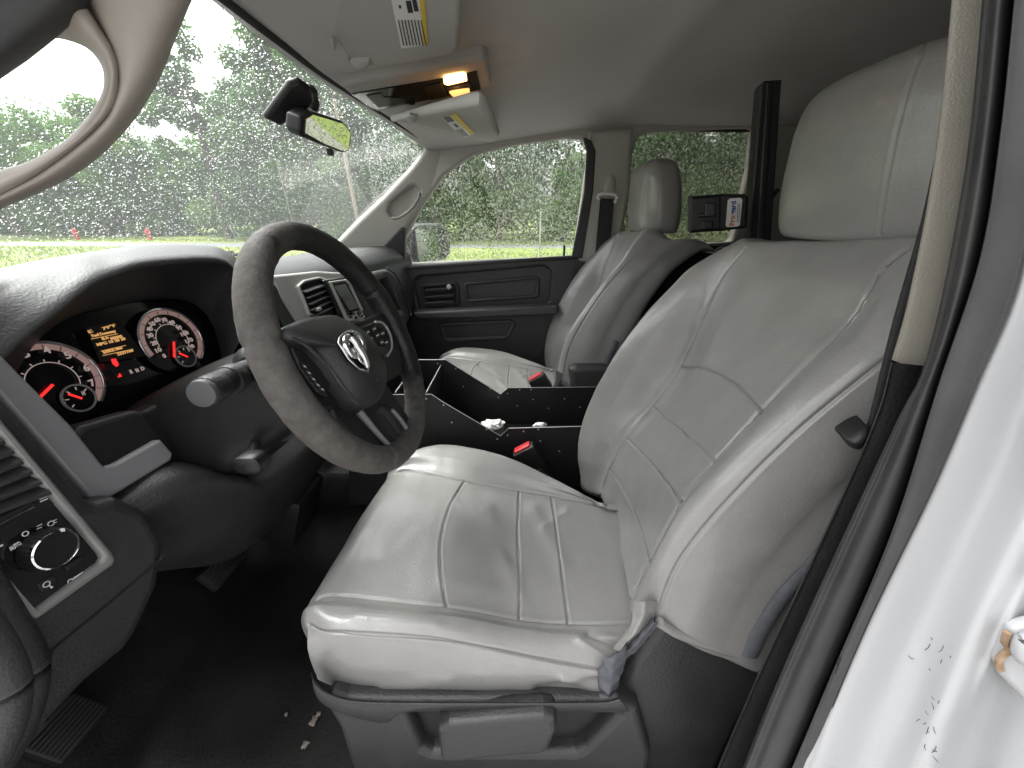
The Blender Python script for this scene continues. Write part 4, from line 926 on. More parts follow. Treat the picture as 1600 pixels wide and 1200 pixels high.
for s_ in (-1, 1):
    tube('emblem_horn', [e3(s_ * .004, .028), e3(s_ * .016, .028), e3(s_ * .026, .019), e3(s_ * .026, .006), e3(s_ * .018, -.003), e3(s_ * .012, .003), e3(s_ * .014, .011)], [.0050, .0048, .004, .002], M['chrome'], pad, 8, 26)
    tube('emblem_cheek', [e3(s_ * .006, .0), e3(s_ * .011, -.012), e3(s_ * .004, -.026)], [.002, .0025, .001], M['chrome'], pad, 8, 12)
txtc('airbag_text', 'SRS', (590, 592), .005, WPf(.046), M['plastic_soft'], pad, WU)
# side spokes with switch pods
def spoke(px, d, th, m, nm='spoke', bev=.005, holes=(), rn=.006): return pxplate(nm, px, WPf(d), th, M[m], wh, bev, rn, holes, rn, 3, angle=50)
spoke([(425, 560), (447, 512), (475, 520), (520, 585), (540, 620), (522, 640), (500, 640), (470, 610)], .004, .03, 'plastic_smooth')
spoke([(540, 505), (566, 500), (596, 488), (620, 500), (634, 540), (628, 585), (600, 600), (580, 560)], .004, .03, 'plastic_smooth')
lp = spoke([(452, 535), (474, 541), (496, 566), (518, 602), (514, 622), (498, 612), (470, 575)], .012, .014, 'plastic_smooth', 'switch_pod', .004)
for k, (u, v) in enumerate([(476, 572), (483, 582), (490, 592), (497, 601), (504, 608)]):
    pxplate('switch_button', [(u - 4, v - 6), (u + 4, v - 1), (u + 6, v + 6), (u - 1, v + 2)], WPf(.016), .005, M['plastic'], lp, .0012, .001)
    pxplate('switch_print', [(u - 1, v - 1), (u + 2, v + .5), (u + 3, v + 2), (u, v + .6)], WPf(.0165), .0006, M['sticker'], lp, 0)
rp = spoke([(562, 511), (588, 499), (602, 503), (613, 520), (616, 545), (606, 560), (586, 566), (574, 545)], .016, .016, 'plastic_gloss', 'switch_pod', .004)
tube('pod_trim', [at(*p, pl=WPf(.017)) for p in [(586, 503), (598, 505), (609, 521), (612, 543), (605, 556)]], .0022, M['silver'], rp, 8, 24)
for (u, v) in [(575, 519), (585, 514), (580, 529), (590, 524), (586, 540), (597, 535), (598, 521), (604, 535), (592, 551)]:
    pxplate('switch_button', [(u - 4, v - 2), (u + 2, v - 5), (u + 5, v + 2), (u - 1, v + 5)], WPf(.019), .004, M['plastic_smooth'], rp, .001, .001)
    pxplate('switch_print', [(u - 2, v), (u + 2, v - 2), (u + 2.6, v - .4), (u - 1.2, v + 1.6)], WPf(.0195), .0006, M['sticker'], rp, 0)
# lower spokes
low = spoke([(505, 612), (540, 600), (600, 592), (618, 618), (640, 652), (648, 690), (628, 706), (600, 712), (560, 690), (525, 655)], .0, .022, 'plastic_smooth', 'spoke', .006, [[(590, 642), (600, 634), (612, 642), (634, 672), (634, 684), (622, 690), (612, 678), (602, 672)]], .004)
tube('spoke_trim', wpx([(560, 642), (575, 660), (596, 684), (610, 698)], .004), [.006, .0045, .004], M['satin'], wh, 10, 20)
tube('spoke_trim', wpx([(612, 640), (626, 656), (637, 674), (636, 686), (624, 692)], .003), [.0035, .004, .003], M['satin'], wh, 10, 20)

# ------------------------------------------------------------------ pedals
M['pedal_rib'] = mat('pedal_rib', (.045, .044, .042), .45)
def pedal(name, c, w, h, nrib, rot, lab):
    t = thing(name, c, lab, 'pedal'); R = rot; pd = box('pad', c, (.02, w, h), M['rubber'], t, .006, R)
    for k in range(nrib): box('rib', c + R @ Vector((.012, 0, h * (-.42 + .84 * k / (nrib - 1)))), (.006, w * .9, h * .32 / nrib), M['pedal_rib'], t, .0015, R)
    tube('arm', [c + R @ Vector((-.01, 0, 0)), c + Vector((-.12, .0, .16)), c + Vector((-.14, 0, .35))], .011, M['metal_black'], t, 8, 10)
pedal('parking_brake_pedal', at(102, 1140, y=.335), .085, .065, 9, Matrix.Rotation(rad(-48), 4, 'Y') @ Matrix.Rotation(rad(8), 4, 'Z'), 'ribbed parking brake pedal at the left foot of the dash')
pedal('brake_pedal', at(346, 886, y=.66), .10, .055, 7, Matrix.Rotation(rad(-35), 4, 'Y'), 'ribbed black brake pedal in the dark footwell')
tq = box('column_boot', at(455, 790, x=-.60), (.10, .13, .16), M['plastic_smooth'], None, .02, Matrix.Rotation(rad(20), 4, 'Y')); tag(tq, 'black plastic boot over the steering shaft above the floor', 'boot')

# ------------------------------------------------------------------ driver A pillar with grab handle
AP = plane((-.4, .375, .05), (.25, -1, -.05))
ap = thing('grab_handle_pillar', at(150, 200, pl=AP), 'tan front pillar trim with moulded grab handle beside the windshield', 'pillar trim')
hole = [(-60, 140), (0, 108), (36, 76), (62, 63), (90, 61), (130, 72), (152, 92), (162, 118), (157, 150), (130, 190), (95, 224), (40, 254), (0, 266), (-80, 300)]
seam_o = [(128, -5), (155, 40), (178, 72), (187, 100), (190, 128), (184, 158), (165, 190), (120, 232), (70, 270), (20, 300), (-80, 350)]
HE = [(-430, 392), (-250, 275), (-120, 190), (-60, 150), (0, 108), (36, 77), (62, 64), (90, 60), (130, 72), (152, 92), (162, 118), (157, 150), (130, 190), (95, 224), (40, 254), (0, 266), (-90, 304), (-250, 362), (-430, 398)]
HS = [(-480, 350), (-280, 215), (-120, 110), (-80, 85), (-40, 60), (20, 20), (70, -20), (110, -30), (135, 8), (158, 44), (178, 75), (189, 110), (185, 160), (150, 206), (90, 256), (20, 300), (-90, 352), (-250, 425), (-440, 490)]
_d = lambda u: .40 - .00004 * u
RP_ = [(0, .055), (.03, .030), (.10, .012), (.28, .001), (.55, -.003), (.85, .002), (.97, .010), (1, .03)]
strip('grab_handle', HE, HS, .375, .05, M['handle_beige'], ap, RP_, 120)
strip('pillar_cover', [(110, -340), (92, -200), (92, -90), (100, -30), (124, 12), (147, 48), (166, 79), (177, 112), (176, 138), (160, 176), (116, 218), (64, 260), (16, 290), (-90, 340), (-280, 420), (-640, 520)], [(400, -340), (372, -190), (345, -90), (320, -40), (298, 5), (275, 60), (252, 118), (224, 168), (200, 200), (180, 222), (142, 256), (98, 284), (50, 306), (-80, 362), (-280, 448), (-640, 600)], .377, .05, M['handle_beige'], ap, [(0, .022), (.03, .016), (.10, .012), (.18, .002), (.4, -.002), (.7, .004), (.9, .016), (.97, .03), (1, .06)], 90)
pxplate('door_seal', [(-640, 380), (-300, 60), (60, -340), (150, -340), (130, -120), (118, -60), (98, -2), (50, 42), (0, 82), (-100, 150), (-300, 290), (-640, 500)], plane((-.4, .345, .05), (.25, -1, -.05)), .03, M['rubber'], ap, .010, .0, bres=3)

# passenger A pillar
APP = plane((-.5, 1.655, 0), (.35, -1, -.25))
pp = thing('passenger_pillar_trim', at(600, 340, pl=APP), 'light beige front pillar trim with grip recess, passenger side', 'pillar trim')
pxplate('pillar_cover', [(500, 410), (534, 372), (562, 344), (600, 308), (640, 266), (668, 232), (690, 232), (745, 236), (700, 268), (668, 308), (638, 352), (622, 384), (596, 392), (580, 412)], APP, .05, M['beige'], pp, .014, 0, [[(610, 318), (640, 293), (648, 290), (656, 296), (655, 306), (644, 325), (622, 340), (612, 341), (606, 332)]], .012, 4, angle=60)
pxplate('recess_floor', [(600, 320), (645, 282), (662, 292), (650, 330), (615, 348)], APP, .004, M['beige'], pp, .001, lift=-.022)
tube('recess_lip', [at(*p, pl=APP) for p in [(655, 300), (652, 312), (640, 328), (624, 339), (612, 341)]], .004, M['beige'], pp, 8, 24)
pxplate('mirror_sail', [(588, 398), (600, 384), (626, 356), (632, 358), (632, 420), (594, 420)], plane((0, 1.68, 0), (0, -1, -.1)), .03, M['plastic_smooth'], pp, .006, .004, lift=.035)

# ------------------------------------------------------------------ passenger door
DP = plane((0, 1.67, 0), (0, -1, .02))
door = thing('passenger_door', at(760, 560, pl=DP), 'black plastic passenger door with window, armrest ledge and handle', 'door')
dpn = pxplate('door_panel', [(600, 424), (640, 414), (897, 401), (905, 402), (880, 560), (870, 700), (560, 700), (596, 540)], DP, .06, M['plastic'], door, .012, .01, [[(646, 440), (656, 433), (850, 416), (861, 424), (858, 470), (850, 478), (665, 487), (656, 482)]], .012, 3)
pxplate('recess_floor', [(638, 432), (862, 412), (862, 480), (655, 492)], DP, .01, M['plastic'], dpn, .001, lift=-.022)
hd = pxplate('handle_bezel', [(657, 448), (664, 444), (710, 440), (717, 445), (718, 474), (712, 478), (672, 481), (665, 478)], DP, .012, M['plastic_smooth'], door, .004, .005, [[(662, 450), (710, 445), (713, 473), (669, 477)]], .004, lift=-.012)
pxplate('handle_back', [(660, 447), (713, 442), (715, 476), (667, 480)], DP, .004, M['dark_void'], hd, .0005, lift=-.020)
for v in (452, 463, 473): pxplate('handle_bar', [(664, v), (710, v - 3), (710, v + 2), (664, v + 5)], DP, .014, M['plastic_smooth'], hd, .003, .002, lift=-.008)
lathe('lock_knob', [(.011, 0), (.011, .006), (.008, .010)], at(702, 448, pl=DP), (0, -1, 0), M['silver'], hd, 16)
pxplate('map_pocket', [(724, 444), (732, 441), (838, 431), (844, 436), (842, 462), (836, 466), (734, 473), (727, 470)], DP, .012, M['plastic'], door, .005, .005, [[(729, 446), (838, 436), (837, 461), (731, 468)]], .004, lift=-.010)
pxplate('armrest_ledge', [(645, 488), (870, 477), (873, 488), (868, 493), (655, 500), (646, 496)], DP, .07, M['plastic_soft'], door, .010, .005, lift=.055)
pxplate('lower_pocket', [(685, 508), (700, 504), (798, 500), (807, 506), (796, 526), (788, 531), (702, 536), (693, 531)], DP, .02, M['plastic_soft'], door, .006, .005, [[(692, 510), (798, 506), (790, 524), (699, 529)]], .004, lift=.012)
pxplate('belt_strip', [(628, 416), (897, 399), (899, 404), (628, 421)], DP, .02, M['rubber'], door, .004, .0, lift=.012)
lathe('lock_pin', [(.005, 0), (.005, .045), (.003, .048)], at(881, 402, y=1.69), (0, 0, 1), M['plastic_smooth'], door, 12)
def pane(name, px, pl, parent, m, nd, seed, rmin, rmax):
    q = [at(u, v, pl=pl) for u, v in px]; fr_ = frame(pl); L_ = [to2d(p, fr_) for p in q]
    g = link(name, plate_mesh([L_], fr_, .004, 0), M[m], parent, False)
    A = np.array([tuple(p) for p in L_]); lo, hi = A.min(0), A.max(0); o, u, v, n = [np.array(tuple(x)) for x in fr_]
    def surf(s, t): return o + (lo[0] + (hi[0] - lo[0]) * s)[:, None] * u + (lo[1] + (hi[1] - lo[1]) * t)[:, None] * v - n * .0045
    drops('raindrops', surf, -n, nd, g, seed, rmin, rmax, aspect=1.0)
    return g
WPN = plane((0, 1.725, 0), (0, -1, -.10))
pane('window_glass', [(600, 420), (625, 350), (690, 262), (740, 232), (885, 206), (930, 215), (905, 410)], WPN, door, 'glass', 17000, 31, .0009, .0034)
# door mirror outside
MP = plane((-.46, 1.98, -.12), (.93, -.30, .0))
mr = pxplate('side_mirror', [(632, 353), (650, 350), (684, 349), (697, 353), (703, 366), (704, 395), (698, 406), (660, 416), (640, 419), (632, 416)], plane((-.50, 1.98, -.12), (.35, -.93, 0)), .14, M['plastic_smooth'], door, .03, .02, bres=4, angle=60)
pxplate('mirror_frame', [(646, 356), (655, 352), (690, 351), (699, 356), (704, 370), (704, 396), (696, 404), (660, 415), (652, 408)], plane((-.44, 1.90, -.12), (.96, -.24, .13)), .03, M['plastic_gloss'], mr, .006, .02)
pxplate('mirror_glass', [(649, 359), (657, 355), (689, 354), (697, 359), (701, 372), (701, 394), (694, 401), (662, 411), (655, 405)], plane((-.44, 1.90, -.12), (.96, -.24, .13)), .004, M['mirror'], mr, .001, .015, lift=.002)
# rear door behind the passenger
RP = plane((0, 1.67, 0), (0, -1, .02))
rdor = thing('rear_door', at(1060, 480, pl=RP), 'black rear passenger door with dark tinted window', 'door')
pxplate('door_panel', [(960, 395), (1000, 392), (1065, 388), (1142, 382), (1260, 376), (1300, 700), (950, 700)], RP, .06, M['plastic'], rdor, .012, .01, lift=.01)
pxplate('belt_strip', [(1060, 384), (1145, 377), (1147, 382), (1060, 389)], RP, .02, M['beige'], rdor, .004, 0, lift=.02)
pane('window_glass', [(955, 400), (975, 200), (1200, 185), (1160, 395)], WPN, rdor, 'glass_dark', 12000, 32, .0009, .0034)

# ------------------------------------------------------------------ passenger B pillar trim, belt and guide
BP = plane((0, 1.64, 0), (.0, -1, -.08))
bp = thing('passenger_belt_pillar', at(945, 400, pl=BP), 'beige pillar trim between the passenger windows', 'pillar trim')
pxplate('pillar_cover', [(921, 205), (990, 200), (986, 240), (984, 300), (974, 352), (972, 420), (903, 408), (918, 300)], BP, .03, M['beige'], bp, .012, .006, bres=4, angle=60)
pxplate('lower_cover', [(896, 402), (974, 404), (976, 700), (855, 700)], BP, .03, M['plastic'], bp, .01, .004, lift=-.005)
pxplate('door_edge_seal', [(910, 213), (924, 219), (931, 236), (927, 300), (910, 404), (893, 404), (913, 300), (917, 236)], BP, .02, M['rubber'], bp, .005, .004, lift=.006)
dome('belt_slide', [at(u, v, pl=(BP[0] + BP[1] * .006, BP[1])) for u, v in [(944, 290), (950, 274), (958, 272), (962, 280), (961, 304), (943, 306)]], BP[1], .008, M['beige'], bp, .01, 5)
sb_ = thing('seat_belt', at(935, 420, pl=BP), 'black seat belt hanging from the passenger pillar', 'seat belt', 'seat belts')
tube('belt_ring', [at(u, v, pl=(BP[0] + BP[1] * .02, BP[1])) for u, v in [(936, 312), (934, 306), (942, 303), (960, 304), (964, 310), (960, 317)]], .006, M['sticker'], sb_, 8, 24)
pxplate('webbing', [(938, 310), (960, 311), (950, 420), (942, 620), (915, 620), (928, 420)], plane((0, 1.62, 0), (0, -1, 0)), .0025, M['belt'], sb_, .0008)

# ------------------------------------------------------------------ driver door pillar (right edge): white jamb, rubber seal, trim, belt
JB = plane((.32, .20, -.1), (-.35, -1, .04))
jamb = thing('door_jamb', at(1450, 1100, pl=JB), 'white painted door jamb with rubber seal at the open door', 'door jamb')
seal_r = [(1700, -330), (1650, -60), (1632, 200), (1598, 430), (1530, 600), (1460, 765), (1365, 960), (1305, 1100), (1270, 1200), (1190, 1400)]
seal_m = [(1630, -330), (1590, -60), (1562, 200), (1530, 400), (1465, 600), (1395, 825), (1300, 1050), (1245, 1180), (1150, 1400)]
seal_l = [(1572, -330), (1540, -60), (1516, 200), (1484, 400), (1444, 570), (1405, 650), (1330, 810), (1225, 1040), (1160, 1200), (1085, 1400)]
A = catmull(np.array(seal_r, float), 90); rows = []
for a_ in A:                                        # pressed steel: rolled edge, channel, ridge, second channel
    row = []
    for so in np.r_[np.linspace(-14, 300, 90), np.linspace(310, 520, 14)]:
        d = .006 * math.exp(-((so + 14) / 12) ** 2) + .012 * math.exp(-((so - 70) / 46) ** 2) - .010 * math.exp(-((so - 165) / 40) ** 2) + .010 / (1 + math.exp(-(so - 255) / 12))
        d += .003 * noise.noise(Vector((so * .008, a_[1] * .006, 2))) + .004 * math.exp(-((so - 120) / 26) ** 2 - ((a_[1] - 1080) / 60) ** 2) - .006 * math.exp(-((so - 205) / 10) ** 2 - ((a_[1] - 960) / 70) ** 2)
        row.append(tuple(at(a_[0] + so, a_[1] + so * .12, pl=(JB[0] - JB[1] * d, JB[1]))))
    rows.append(row)
G = np.array(rows); s_ = 1 if grid_normals(G)[45, 45][1] < 0 else -1
grid_obj('painted_panel', G, M['white_paint'], jamb, flip=s_ < 0, thick=.004).modifiers['solid'].offset = 1
gi = np.linspace(0, 89, 700); JV = np.stack([np.stack([np.interp(gi, np.arange(90), G[:, j, c]) for c in range(3)], 1) for j in range(20, 90)], 1).reshape(-1, 3); JPX, _ = project(JV)
pxplate('seal_tear', [(1305, 1053), (1309, 1043), (1309, 1032), (1314, 1029), (1315, 1038), (1311, 1048), (1307, 1056)], plane((.3, .2005, -.3), (-.1, -1, 0)), .001, M['dark_void'], jamb, 0)
strip('outer_seal', seal_m, seal_r, .205, .05, M['rubber_lit'], jamb)
strip('inner_seal', seal_l, [(u + 6, v) for u, v in seal_m], .215, .05, M['rubber'], jamb, [(0, .05), (.03, .006), (.2, .0), (.45, -.008), (.75, -.004), (.93, .006), (1, .05)])
bpd = thing('driver_belt_pillar', (.34, .33, -.2), 'beige and black door pillar trim beside the driver seat', 'pillar trim')
cl_l = [(1512, -330), (1490, -60), (1486, 10), (1470, 170), (1447, 330), (1416, 480), (1393, 562)]; cl_r = [(1570, -330), (1545, -60), (1540, 10), (1524, 170), (1502, 330), (1470, 480), (1446, 582)]
M['pillar_cloth'] = mat('pillar_cloth', (.50, .47, .40), .85, bump=('noise', 700, .6, .0008), var=(30, .5, (.46, .43, .365)))
strip('upper_cover', cl_l, cl_r, .27, .03, M['pillar_cloth'], bpd, [(0, .03), (.01, .0035), (.05, .0006), (.5, 0), (.95, .0006), (.99, .0035), (1, .03)])
strip('lower_cover', [(1392, 566), (1372, 640), (1330, 740), (1265, 880), (1190, 1040), (1120, 1200), (1040, 1400)], [(1448, 572), (1440, 620), (1400, 720), (1330, 880), (1240, 1060), (1175, 1215), (1090, 1400)], .265, .05, M['plastic'], bpd)
tag(box('sill_carpet', (.40, .42, -.72), (.24, .10, .5), M['plastic_smooth'], bpd, .02))
dome('belt_stop', smooth_loop([at(u, v, y=.29) for u, v in [(1320, 688), (1328, 680), (1345, 670), (1358, 668), (1352, 690), (1342, 702), (1328, 698)]], 40), (-.3, -1, 0), .008, M['plastic_smooth'], bpd, .02, 8)
sb2 = thing('seat_belt', at(1360, 640, y=.30), 'black seat belt running down behind the driver pillar trim', 'seat belt', 'seat belts')
strip('webbing', [(1470, 200), (1440, 340), (1412, 440), (1395, 500), (1375, 580), (1358, 650), (1345, 690)], [(1490, 200), (1462, 340), (1440, 440), (1420, 510), (1400, 585), (1378, 660), (1362, 700)], .30, .01, M['belt'], sb2)
# the rest of the driver side shell round the opening
body = jamb
tube('roof_rail', [(-.40, .27, .225), (-.20, .255, .272), (.2, .245, .30), (.8, .245, .305), (1.55, .25, .29)], .034, M['white_paint'], body, 14, 40)
tube('front_pillar', [(-.40, .27, .225), (-.60, .235, .11), (-.85, .20, -.05), (-1.08, .16, -.19)], .028, M['white_paint'], body, 14, 30)
G = np.array([[(x, y, hl(x, min(max(y, .27), 1.70)) + .045 + .02 * (1 - ((y - .985) / .75) ** 2)) for y in np.linspace(.235, 1.735, 30)] for x in np.linspace(-.43, 1.58, 40)])
grid_obj('roof_skin', G, M['white_paint'], body, flip=False, thick=.003)
box('door_sill', (-.15, .13, -.92), (1.3, .14, .10), M['white_paint'], body, .03)
box('hinge_pillar', (-.95, .12, -.55), (.62, .14, .68), M['white_paint'], body, .03)
box('dash_end', (-.66, .225, -.27), (.22, .05, .30), M['plastic'], body, .01)
G = np.array([[(x, y, -.27 - .10 * ((-1.2 - x) / 1.1) - .05 * abs((y - 1.0) / .9) ** 3) for y in np.linspace(.10, 1.92, 30)] for x in np.linspace(-2.3, -1.16, 24)])
grid_obj('hood', G, M['white_paint'], body, thick=.004, flip=True)
box('pillar_head', (.42, .275, .215), (.17, .11, .16), M['rubber'], body, .02)
box('rear_door_skin', (.97, .045, -.44), (1.02, .07, .84), M['white_paint'], body, .03)
box('rear_window_frame', (.98, .13, .12), (.98, .06, .30), M['rubber'], body, .02)
# striker
sk = thing('door_striker', at(1590, 1030, pl=JB), 'white metal door striker with rusty edge on the jamb', 'striker')
M['rust'] = mat('rust_edge', (.20, .11, .055), .85, bump=('noise', 150, .5), var=(90, .9, (.40, .31, .22)))
pxplate('base_plate', [(1572, 1000), (1580, 985), (1700, 960), (1700, 1140), (1600, 1095), (1566, 1060), (1556, 1035)], JB, .01, M['white_paint'], sk, .004, .006, lift=.016)
tube('rusty_edge', [at(u, v, pl=(JB[0] + JB[1] * .017, JB[1])) for u, v in [(1574, 988), (1570, 1004), (1577, 1014), (1561, 1030), (1562, 1046)]], .0022, M['rust'], sk, 6, 20)
tube('loop', [at(u, v, pl=(JB[0] + JB[1] * .024, JB[1])) for u, v in [(1660, 1050), (1605, 1030), (1598, 1012), (1612, 1000), (1660, 1002)]], .005, M['white_paint'], sk, 10, 24)
g_ = np.random.default_rng(3)
M['scratch'] = mat('scratch_grey', (.045, .045, .05), .7)
for k in range(20):
    u, v = 1455 + g_.normal() * 14 + k * .3, 1120 + g_.normal() * 36; d_ = Vector((g_.normal(), g_.normal() * 1.5))
    if k > 15: u, v = 1440 + g_.normal() * 40, 1020 + g_.normal() * 40
    l_ = 4 + 9 * g_.random(); d_ = d_.normalized() * l_
    pq = [JV[np.argmin(np.hypot(JPX[:, 0] - q[0], JPX[:, 1] - q[1]))] for q in ((u, v), (u + d_.x * .5, v + d_.y * .5 + 1), (u + d_.x, v + d_.y))]
    tube('paint_scratch', [Vector(q) + JB[1] * .0005 + Vector((1e-5 * i, 0, 1e-5 * i)) for i, q in enumerate(pq)], .00022, M['scratch'], jamb, 5)

# ------------------------------------------------------------------ roof: visors, console, mirror
def visor(px, pl, lab, lbl, th=.016):
    t = thing('sun_visor', at(*px[0], pl=pl), lab, 'sun visor', 'sun visors')
    b = pxplate('visor_body', px, pl, th, M['visor'], t, .009, .02, bres=4, angle=60)
    o, yl, lines, pict = lbl
    pxplate('warning_sticker', o, pl, .0006, M['sticker'], t, 0, lift=.0008)
    pxplate('sticker_band', yl, pl, .0006, M['sticker_y'], t, 0, lift=.0012)
    A, B, C_, D = [np.array(p, float) for p in o]      # A-B left edge top to bottom ; D-C right edge
    for s0, s1, f0, f1 in lines:
        e = .016
        q = [A + (B - A) * f0 + (D - A) * s0, A + (B - A) * f1 + (D - A) * s0, A + (B - A) * f1 + (D - A) * (s0 + e * 2.2), A + (B - A) * f0 + (D - A) * (s0 + e * 2.2)]
        pxplate('sticker_text', [tuple(p) for p in q], pl, .0005, M['ink'], t, 0, lift=.0013)
    for (s0, s1, f0, f1) in pict:
        q = [A + (B - A) * f0 + (D - A) * s0, A + (B - A) * f1 + (D - A) * s0, A + (B - A) * f1 + (D - A) * s1, A + (B - A) * f0 + (D - A) * s1]
        pxplate('sticker_pictogram', [tuple(p) for p in q], pl, .0005, M['ink'], t, 0, lift=.0013)
    return t
VD = plane((-.25, .85, .262), (-.10, -.10, -1)); VPp = plane((-.25, 1.45, .235), (-.12, .10, -1))
ln = [(s, 0, f0, f1) for s in np.linspace(.08, .80, 8) for f0, f1 in [(.62, .96), (.0, .25)]]
pic = [(.45, .62, .36, .52), (.66, .8, .34, .5), (.2, .27, .42, .46)]
vd = visor([(490, -60), (505, 20), (530, 72), (552, 98), (580, 106), (620, 104), (708, 88), (718, 76), (722, -60)], VD, 'driver sun visor with larger warning sticker at the top of the view',
      ([(603, -40), (627, 76), (662, 71), (652, -40)], [(652, -40), (662, 71), (669, 70), (660, -40)], ln, pic))
dome('visor_tab', [at(u, v, pl=(VD[0] + VD[1] * .001, VD[1])) for u, v in [(546, 97), (552, 91), (578, 90), (582, 98), (572, 106), (555, 106)]], VD[1], .010, M['visor'], vd, .004, 6)
dome('visor_hook', [at(u, v, pl=(VD[0] + VD[1] * .001, VD[1])) for u, v in [(514, 60), (520, 57), (528, 66), (527, 73), (520, 72)]], VD[1], .012, M['visor'], vd, .02, 5)
vp = visor([(608, 190), (632, 192), (655, 206), (690, 222), (708, 236), (740, 236), (774, 222), (780, 213), (772, 192), (754, 160), (700, 171)], VPp, 'passenger sun visor with small warning sticker behind the overhead console',
      ([(691, 184), (723, 216), (736, 211), (704, 181)], [(704, 181), (736, 211), (742, 209), (712, 177)], ln, [(.45, .7, .36, .52)]))
dome('visor_tab', [at(u, v, pl=(VPp[0] + VPp[1] * .001, VPp[1])) for u, v in [(630, 182), (640, 179), (652, 182), (650, 188), (638, 190)]], VPp[1], .008, M['visor'], vp, .004, 5)
OC = plane((-.2, 1.06, .278), (.10, -.02, -1))
oc = thing('overhead_console', at(650, 140, pl=OC), 'overhead console with lit map lamp and black switch tray', 'overhead console')
pxplate('console_body', [(531, 136), (560, 128), (680, 106), (756, 92), (763, 97), (768, 132), (760, 140), (700, 152), (590, 176), (572, 168)], OC, .09, M['visor'], oc, .010, .008, bres=4, angle=60, lift=.010)
tr_ = pxplate('switch_tray', [(549, 148), (600, 139), (692, 124), (746, 112), (752, 140), (700, 150), (592, 171), (580, 169)], OC, .004, M['plastic_gloss'], oc, .001, .004, lift=.0125)
pxplate('tray_pocket', [(572, 150), (595, 146), (600, 152), (632, 154), (660, 148), (648, 158), (592, 169)], OC, .003, M['plastic_smooth'], tr_, .001, .004, lift=.014)
lathe('microphone', [(.008, 0), (.008, .003), (.004, .004)], at(642, 151, pl=OC) + OC[1] * .013, OC[1], M['dark_void'], tr_, 20)
pxplate('switch_button', [(664, 137), (690, 131), (699, 152), (672, 157)], OC, .004, M['plastic_smooth'], tr_, .001, .003, lift=.015)
l1 = pxplate('map_lamp', [(693, 125), (696, 122), (724, 117), (729, 119), (730, 127), (700, 134), (694, 132)], OC, .006, M['e_lamp'], oc, .002, .002, lift=.016)
l2 = pxplate('map_lamp', [(702, 146), (706, 144), (732, 140), (734, 142), (734, 148), (708, 152)], OC, .006, M['e_lamp2'], oc, .002, .002, lift=.016)
pxplate('lamp_divider', [(697, 138), (734, 132), (736, 137), (700, 142)], OC, .004, M['plastic_smooth'], tr_, .001, .001, lift=.016)
pl_d = bpy.data.lights.new('map_lamp_light', 'POINT'); pl_d.energy = .010; pl_d.color = (1, .55, .22); pl_d.shadow_soft_size = .012
plo = bpy.data.objects.new('map_lamp_light', pl_d); COL.objects.link(plo); plo.parent = oc; plo.location = at(711, 126, pl=OC) + OC[1] * .035 - wloc(oc)
# rear view mirror
RM = plane(at(511, 207, y=.97), (.94, -.07, -.34))
rv = thing('rear_view_mirror', at(470, 150, y=.99), 'rear view mirror hanging from black sensor cover on the windshield', 'mirror')
mh = pxplate('mirror_housing', [(470, 206), (472, 184), (486, 175), (498, 177), (537, 190), (550, 204), (550, 222), (546, 238), (538, 240), (505, 228), (474, 215)], RM, .035, M['plastic_smooth'], rv, .008, .006, bres=4, angle=60)
pxplate('mirror_glass', [(477, 208), (479, 186), (490, 179), (536, 193), (548, 206), (545, 234), (538, 237), (505, 224)], RM, .003, M['mirror'], mh, .0006, .004, lift=.0015)
tube('mirror_stem', [at(486, 172, y=.985), at(490, 160, y=.99), at(484, 145, y=1.0)], .012, M['plastic_smooth'], rv, 10, 10)
lathe('mirror_ball', [(.006, -.018), (.016, -.010), (.018, 0), (.016, .010), (.006, .018)], at(483, 146, y=1.0), (.3, 0, 1), M['plastic'], rv, 20)
pxplate('sensor_cover', [(411, 186), (436, 152), (452, 130), (468, 126), (486, 138), (492, 160), (484, 172), (466, 180), (440, 200)], plane(at(450, 165, y=.90), (.5, -.55, -.67)), .018, M['plastic_smooth'], rv, .012, .006, bres=3, angle=60)
box('mirror_lever', at(516, 238, y=.97), (.010, .018, .014), M['plastic_smooth'], rv, .003)

# ------------------------------------------------------------------ partition post and weapon lock
po = thing('partition_post', (.66, 1.15, -.85), 'upright black metal post behind the driver seat reaching the roof', 'post')
PPp = plane((0, 1.15, 0), (-.2, -1, 0))
def bar(px, dep, m, nm, lift=0.): return pxplate(nm, px, PPp, dep, m, po, .003, .002, lift=lift)
bar([(1190, 134), (1194, 126), (1222, 124), (1219, 160), (1204, 390), (1190, 760), (1150, 760), (1168, 390)], .05, M['metal_black'], 'channel')
bar([(1199, 128), (1208, 127), (1192, 390), (1178, 760), (1168, 760), (1182, 390)], .03, M['metal_black'], 'rail', .010)
lk = thing('weapon_lock', at(1120, 335, y=1.13), 'black weapon lock box with white printed sticker on the post', 'lock box')
LK = plane((0, 1.12, 0), (-.25, -1, .0))
pxplate('lock_body', [(1079, 306), (1128, 303), (1166, 303), (1170, 308), (1168, 356), (1128, 361), (1080, 364), (1078, 360)], LK, .05, M['metal_black'], lk, .006, .003)
pxplate('lock_face', [(1080, 310), (1126, 306), (1126, 358), (1080, 361)], LK, .02, M['plastic_smooth'], lk, .003, .003, lift=.010)
pxplate('latch_block', [(1102, 318), (1118, 317), (1118, 338), (1092, 340), (1092, 334), (1102, 333)], LK, .02, M['plastic'], lk, .003, .002, lift=.022)
pxplate('latch_pin', [(1098, 346), (1114, 345), (1114, 358), (1098, 359)], LK, .02, M['plastic_smooth'], lk, .003, .003, lift=.022)
sp_ = (LK[0] + LK[1] * .0012, LK[1])
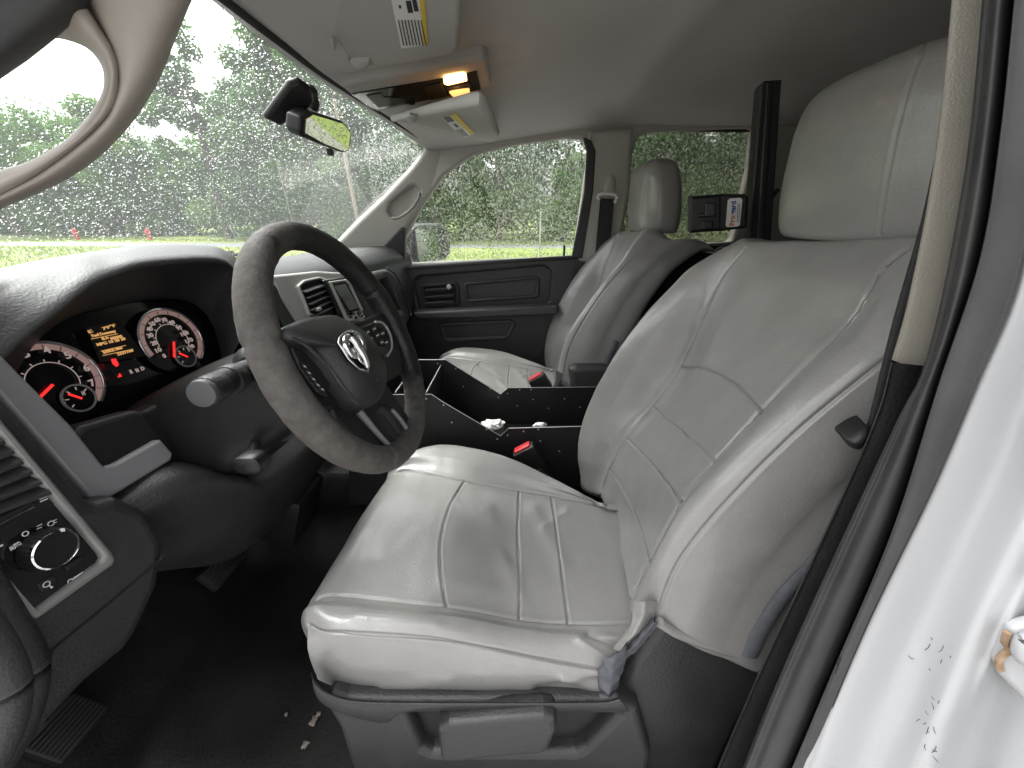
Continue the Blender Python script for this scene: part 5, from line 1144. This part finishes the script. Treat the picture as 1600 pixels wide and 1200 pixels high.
pxplate('sticker', [(1137, 313), (1141, 310), (1157, 309), (1160, 312), (1156, 352), (1152, 354), (1136, 355), (1134, 352)], LK, .0008, M['sticker'], lk, 0, .003, lift=.001)
M['ink_blue'] = mat('ink_blue', (.05, .08, .30), .6); M['ink_orange'] = mat('ink_orange', (.62, .14, .03), .6)
text('sticker_text', 'Pro\u00b7', (1147, 352), (1148, 334), sp_, M['ink_orange'], lk, height=.0105, bold=.03)
text('sticker_text', 'gard', (1148, 334), (1150, 314), sp_, M['ink_blue'], lk, height=.0105, bold=.03)
for k in range(2): pxplate('sticker_rule', [(1151.5 + 2.5 * k, 347), (1152.3 + 2.5 * k, 347), (1154 + 2.5 * k, 318), (1153.2 + 2.5 * k, 318)], LK, .0005, M['ink'], lk, 0, lift=.0014)
tag(tube('coiled_cable', [at(u, v, y=yy) for u, v, yy in [(1164, 344, 1.11), (1178, 336, 1.08), (1192, 324, 1.06), (1206, 308, 1.05), (1216, 296, 1.05)]], .005, M['rubber'], None, 8, 24), 'black coiled cable between the lock box and headrest', 'cable')
bx_ = thing('rear_tray_box', at(1140, 400, y=1.3), 'dark plastic box edge behind the driver seat shoulder', 'box')
pxplate('box_side', [(1116, 396), (1190, 392), (1190, 440), (1116, 440)], plane((0, 1.25, 0), (0, -1, 0)), .10, M['plastic_smooth'], bx_, .01, .006)
tube('box_rim', [at(u, v, y=1.25) for u, v in [(1116, 395), (1124, 388), (1150, 386), (1190, 384)]], .004, M['satin'], bx_, 8, 16)
# hydrants far off on the lawn
for u, lab in [(124, 'red hydrant standing farther left on the far lawn'), (237, 'red hydrant standing farther right on the far lawn')]:
    p = at(u, 380, y=27.5); h_ = thing('fire_hydrant', (p.x, 27.5, GROUND), lab, 'hydrant', 'red hydrants on the lawn')
    M['hyd'] = M.get('hyd') or mat('hydrant_red', (.55, .04, .04), .5)
    lathe('body', [(.16, 0), (.16, .06), (.11, .08), (.11, .50), (.14, .54), (.12, .62), (.05, .72)], (p.x, 27.5, GROUND), (0, 0, 1), M['hyd'], h_, 16)
    for s_ in (-1, 1): lathe('outlet', [(.06, 0), (.06, .18), (.04, .2)], (p.x, 27.5, GROUND + .42), (s_, 0, 0), M['hyd'], h_, 12)
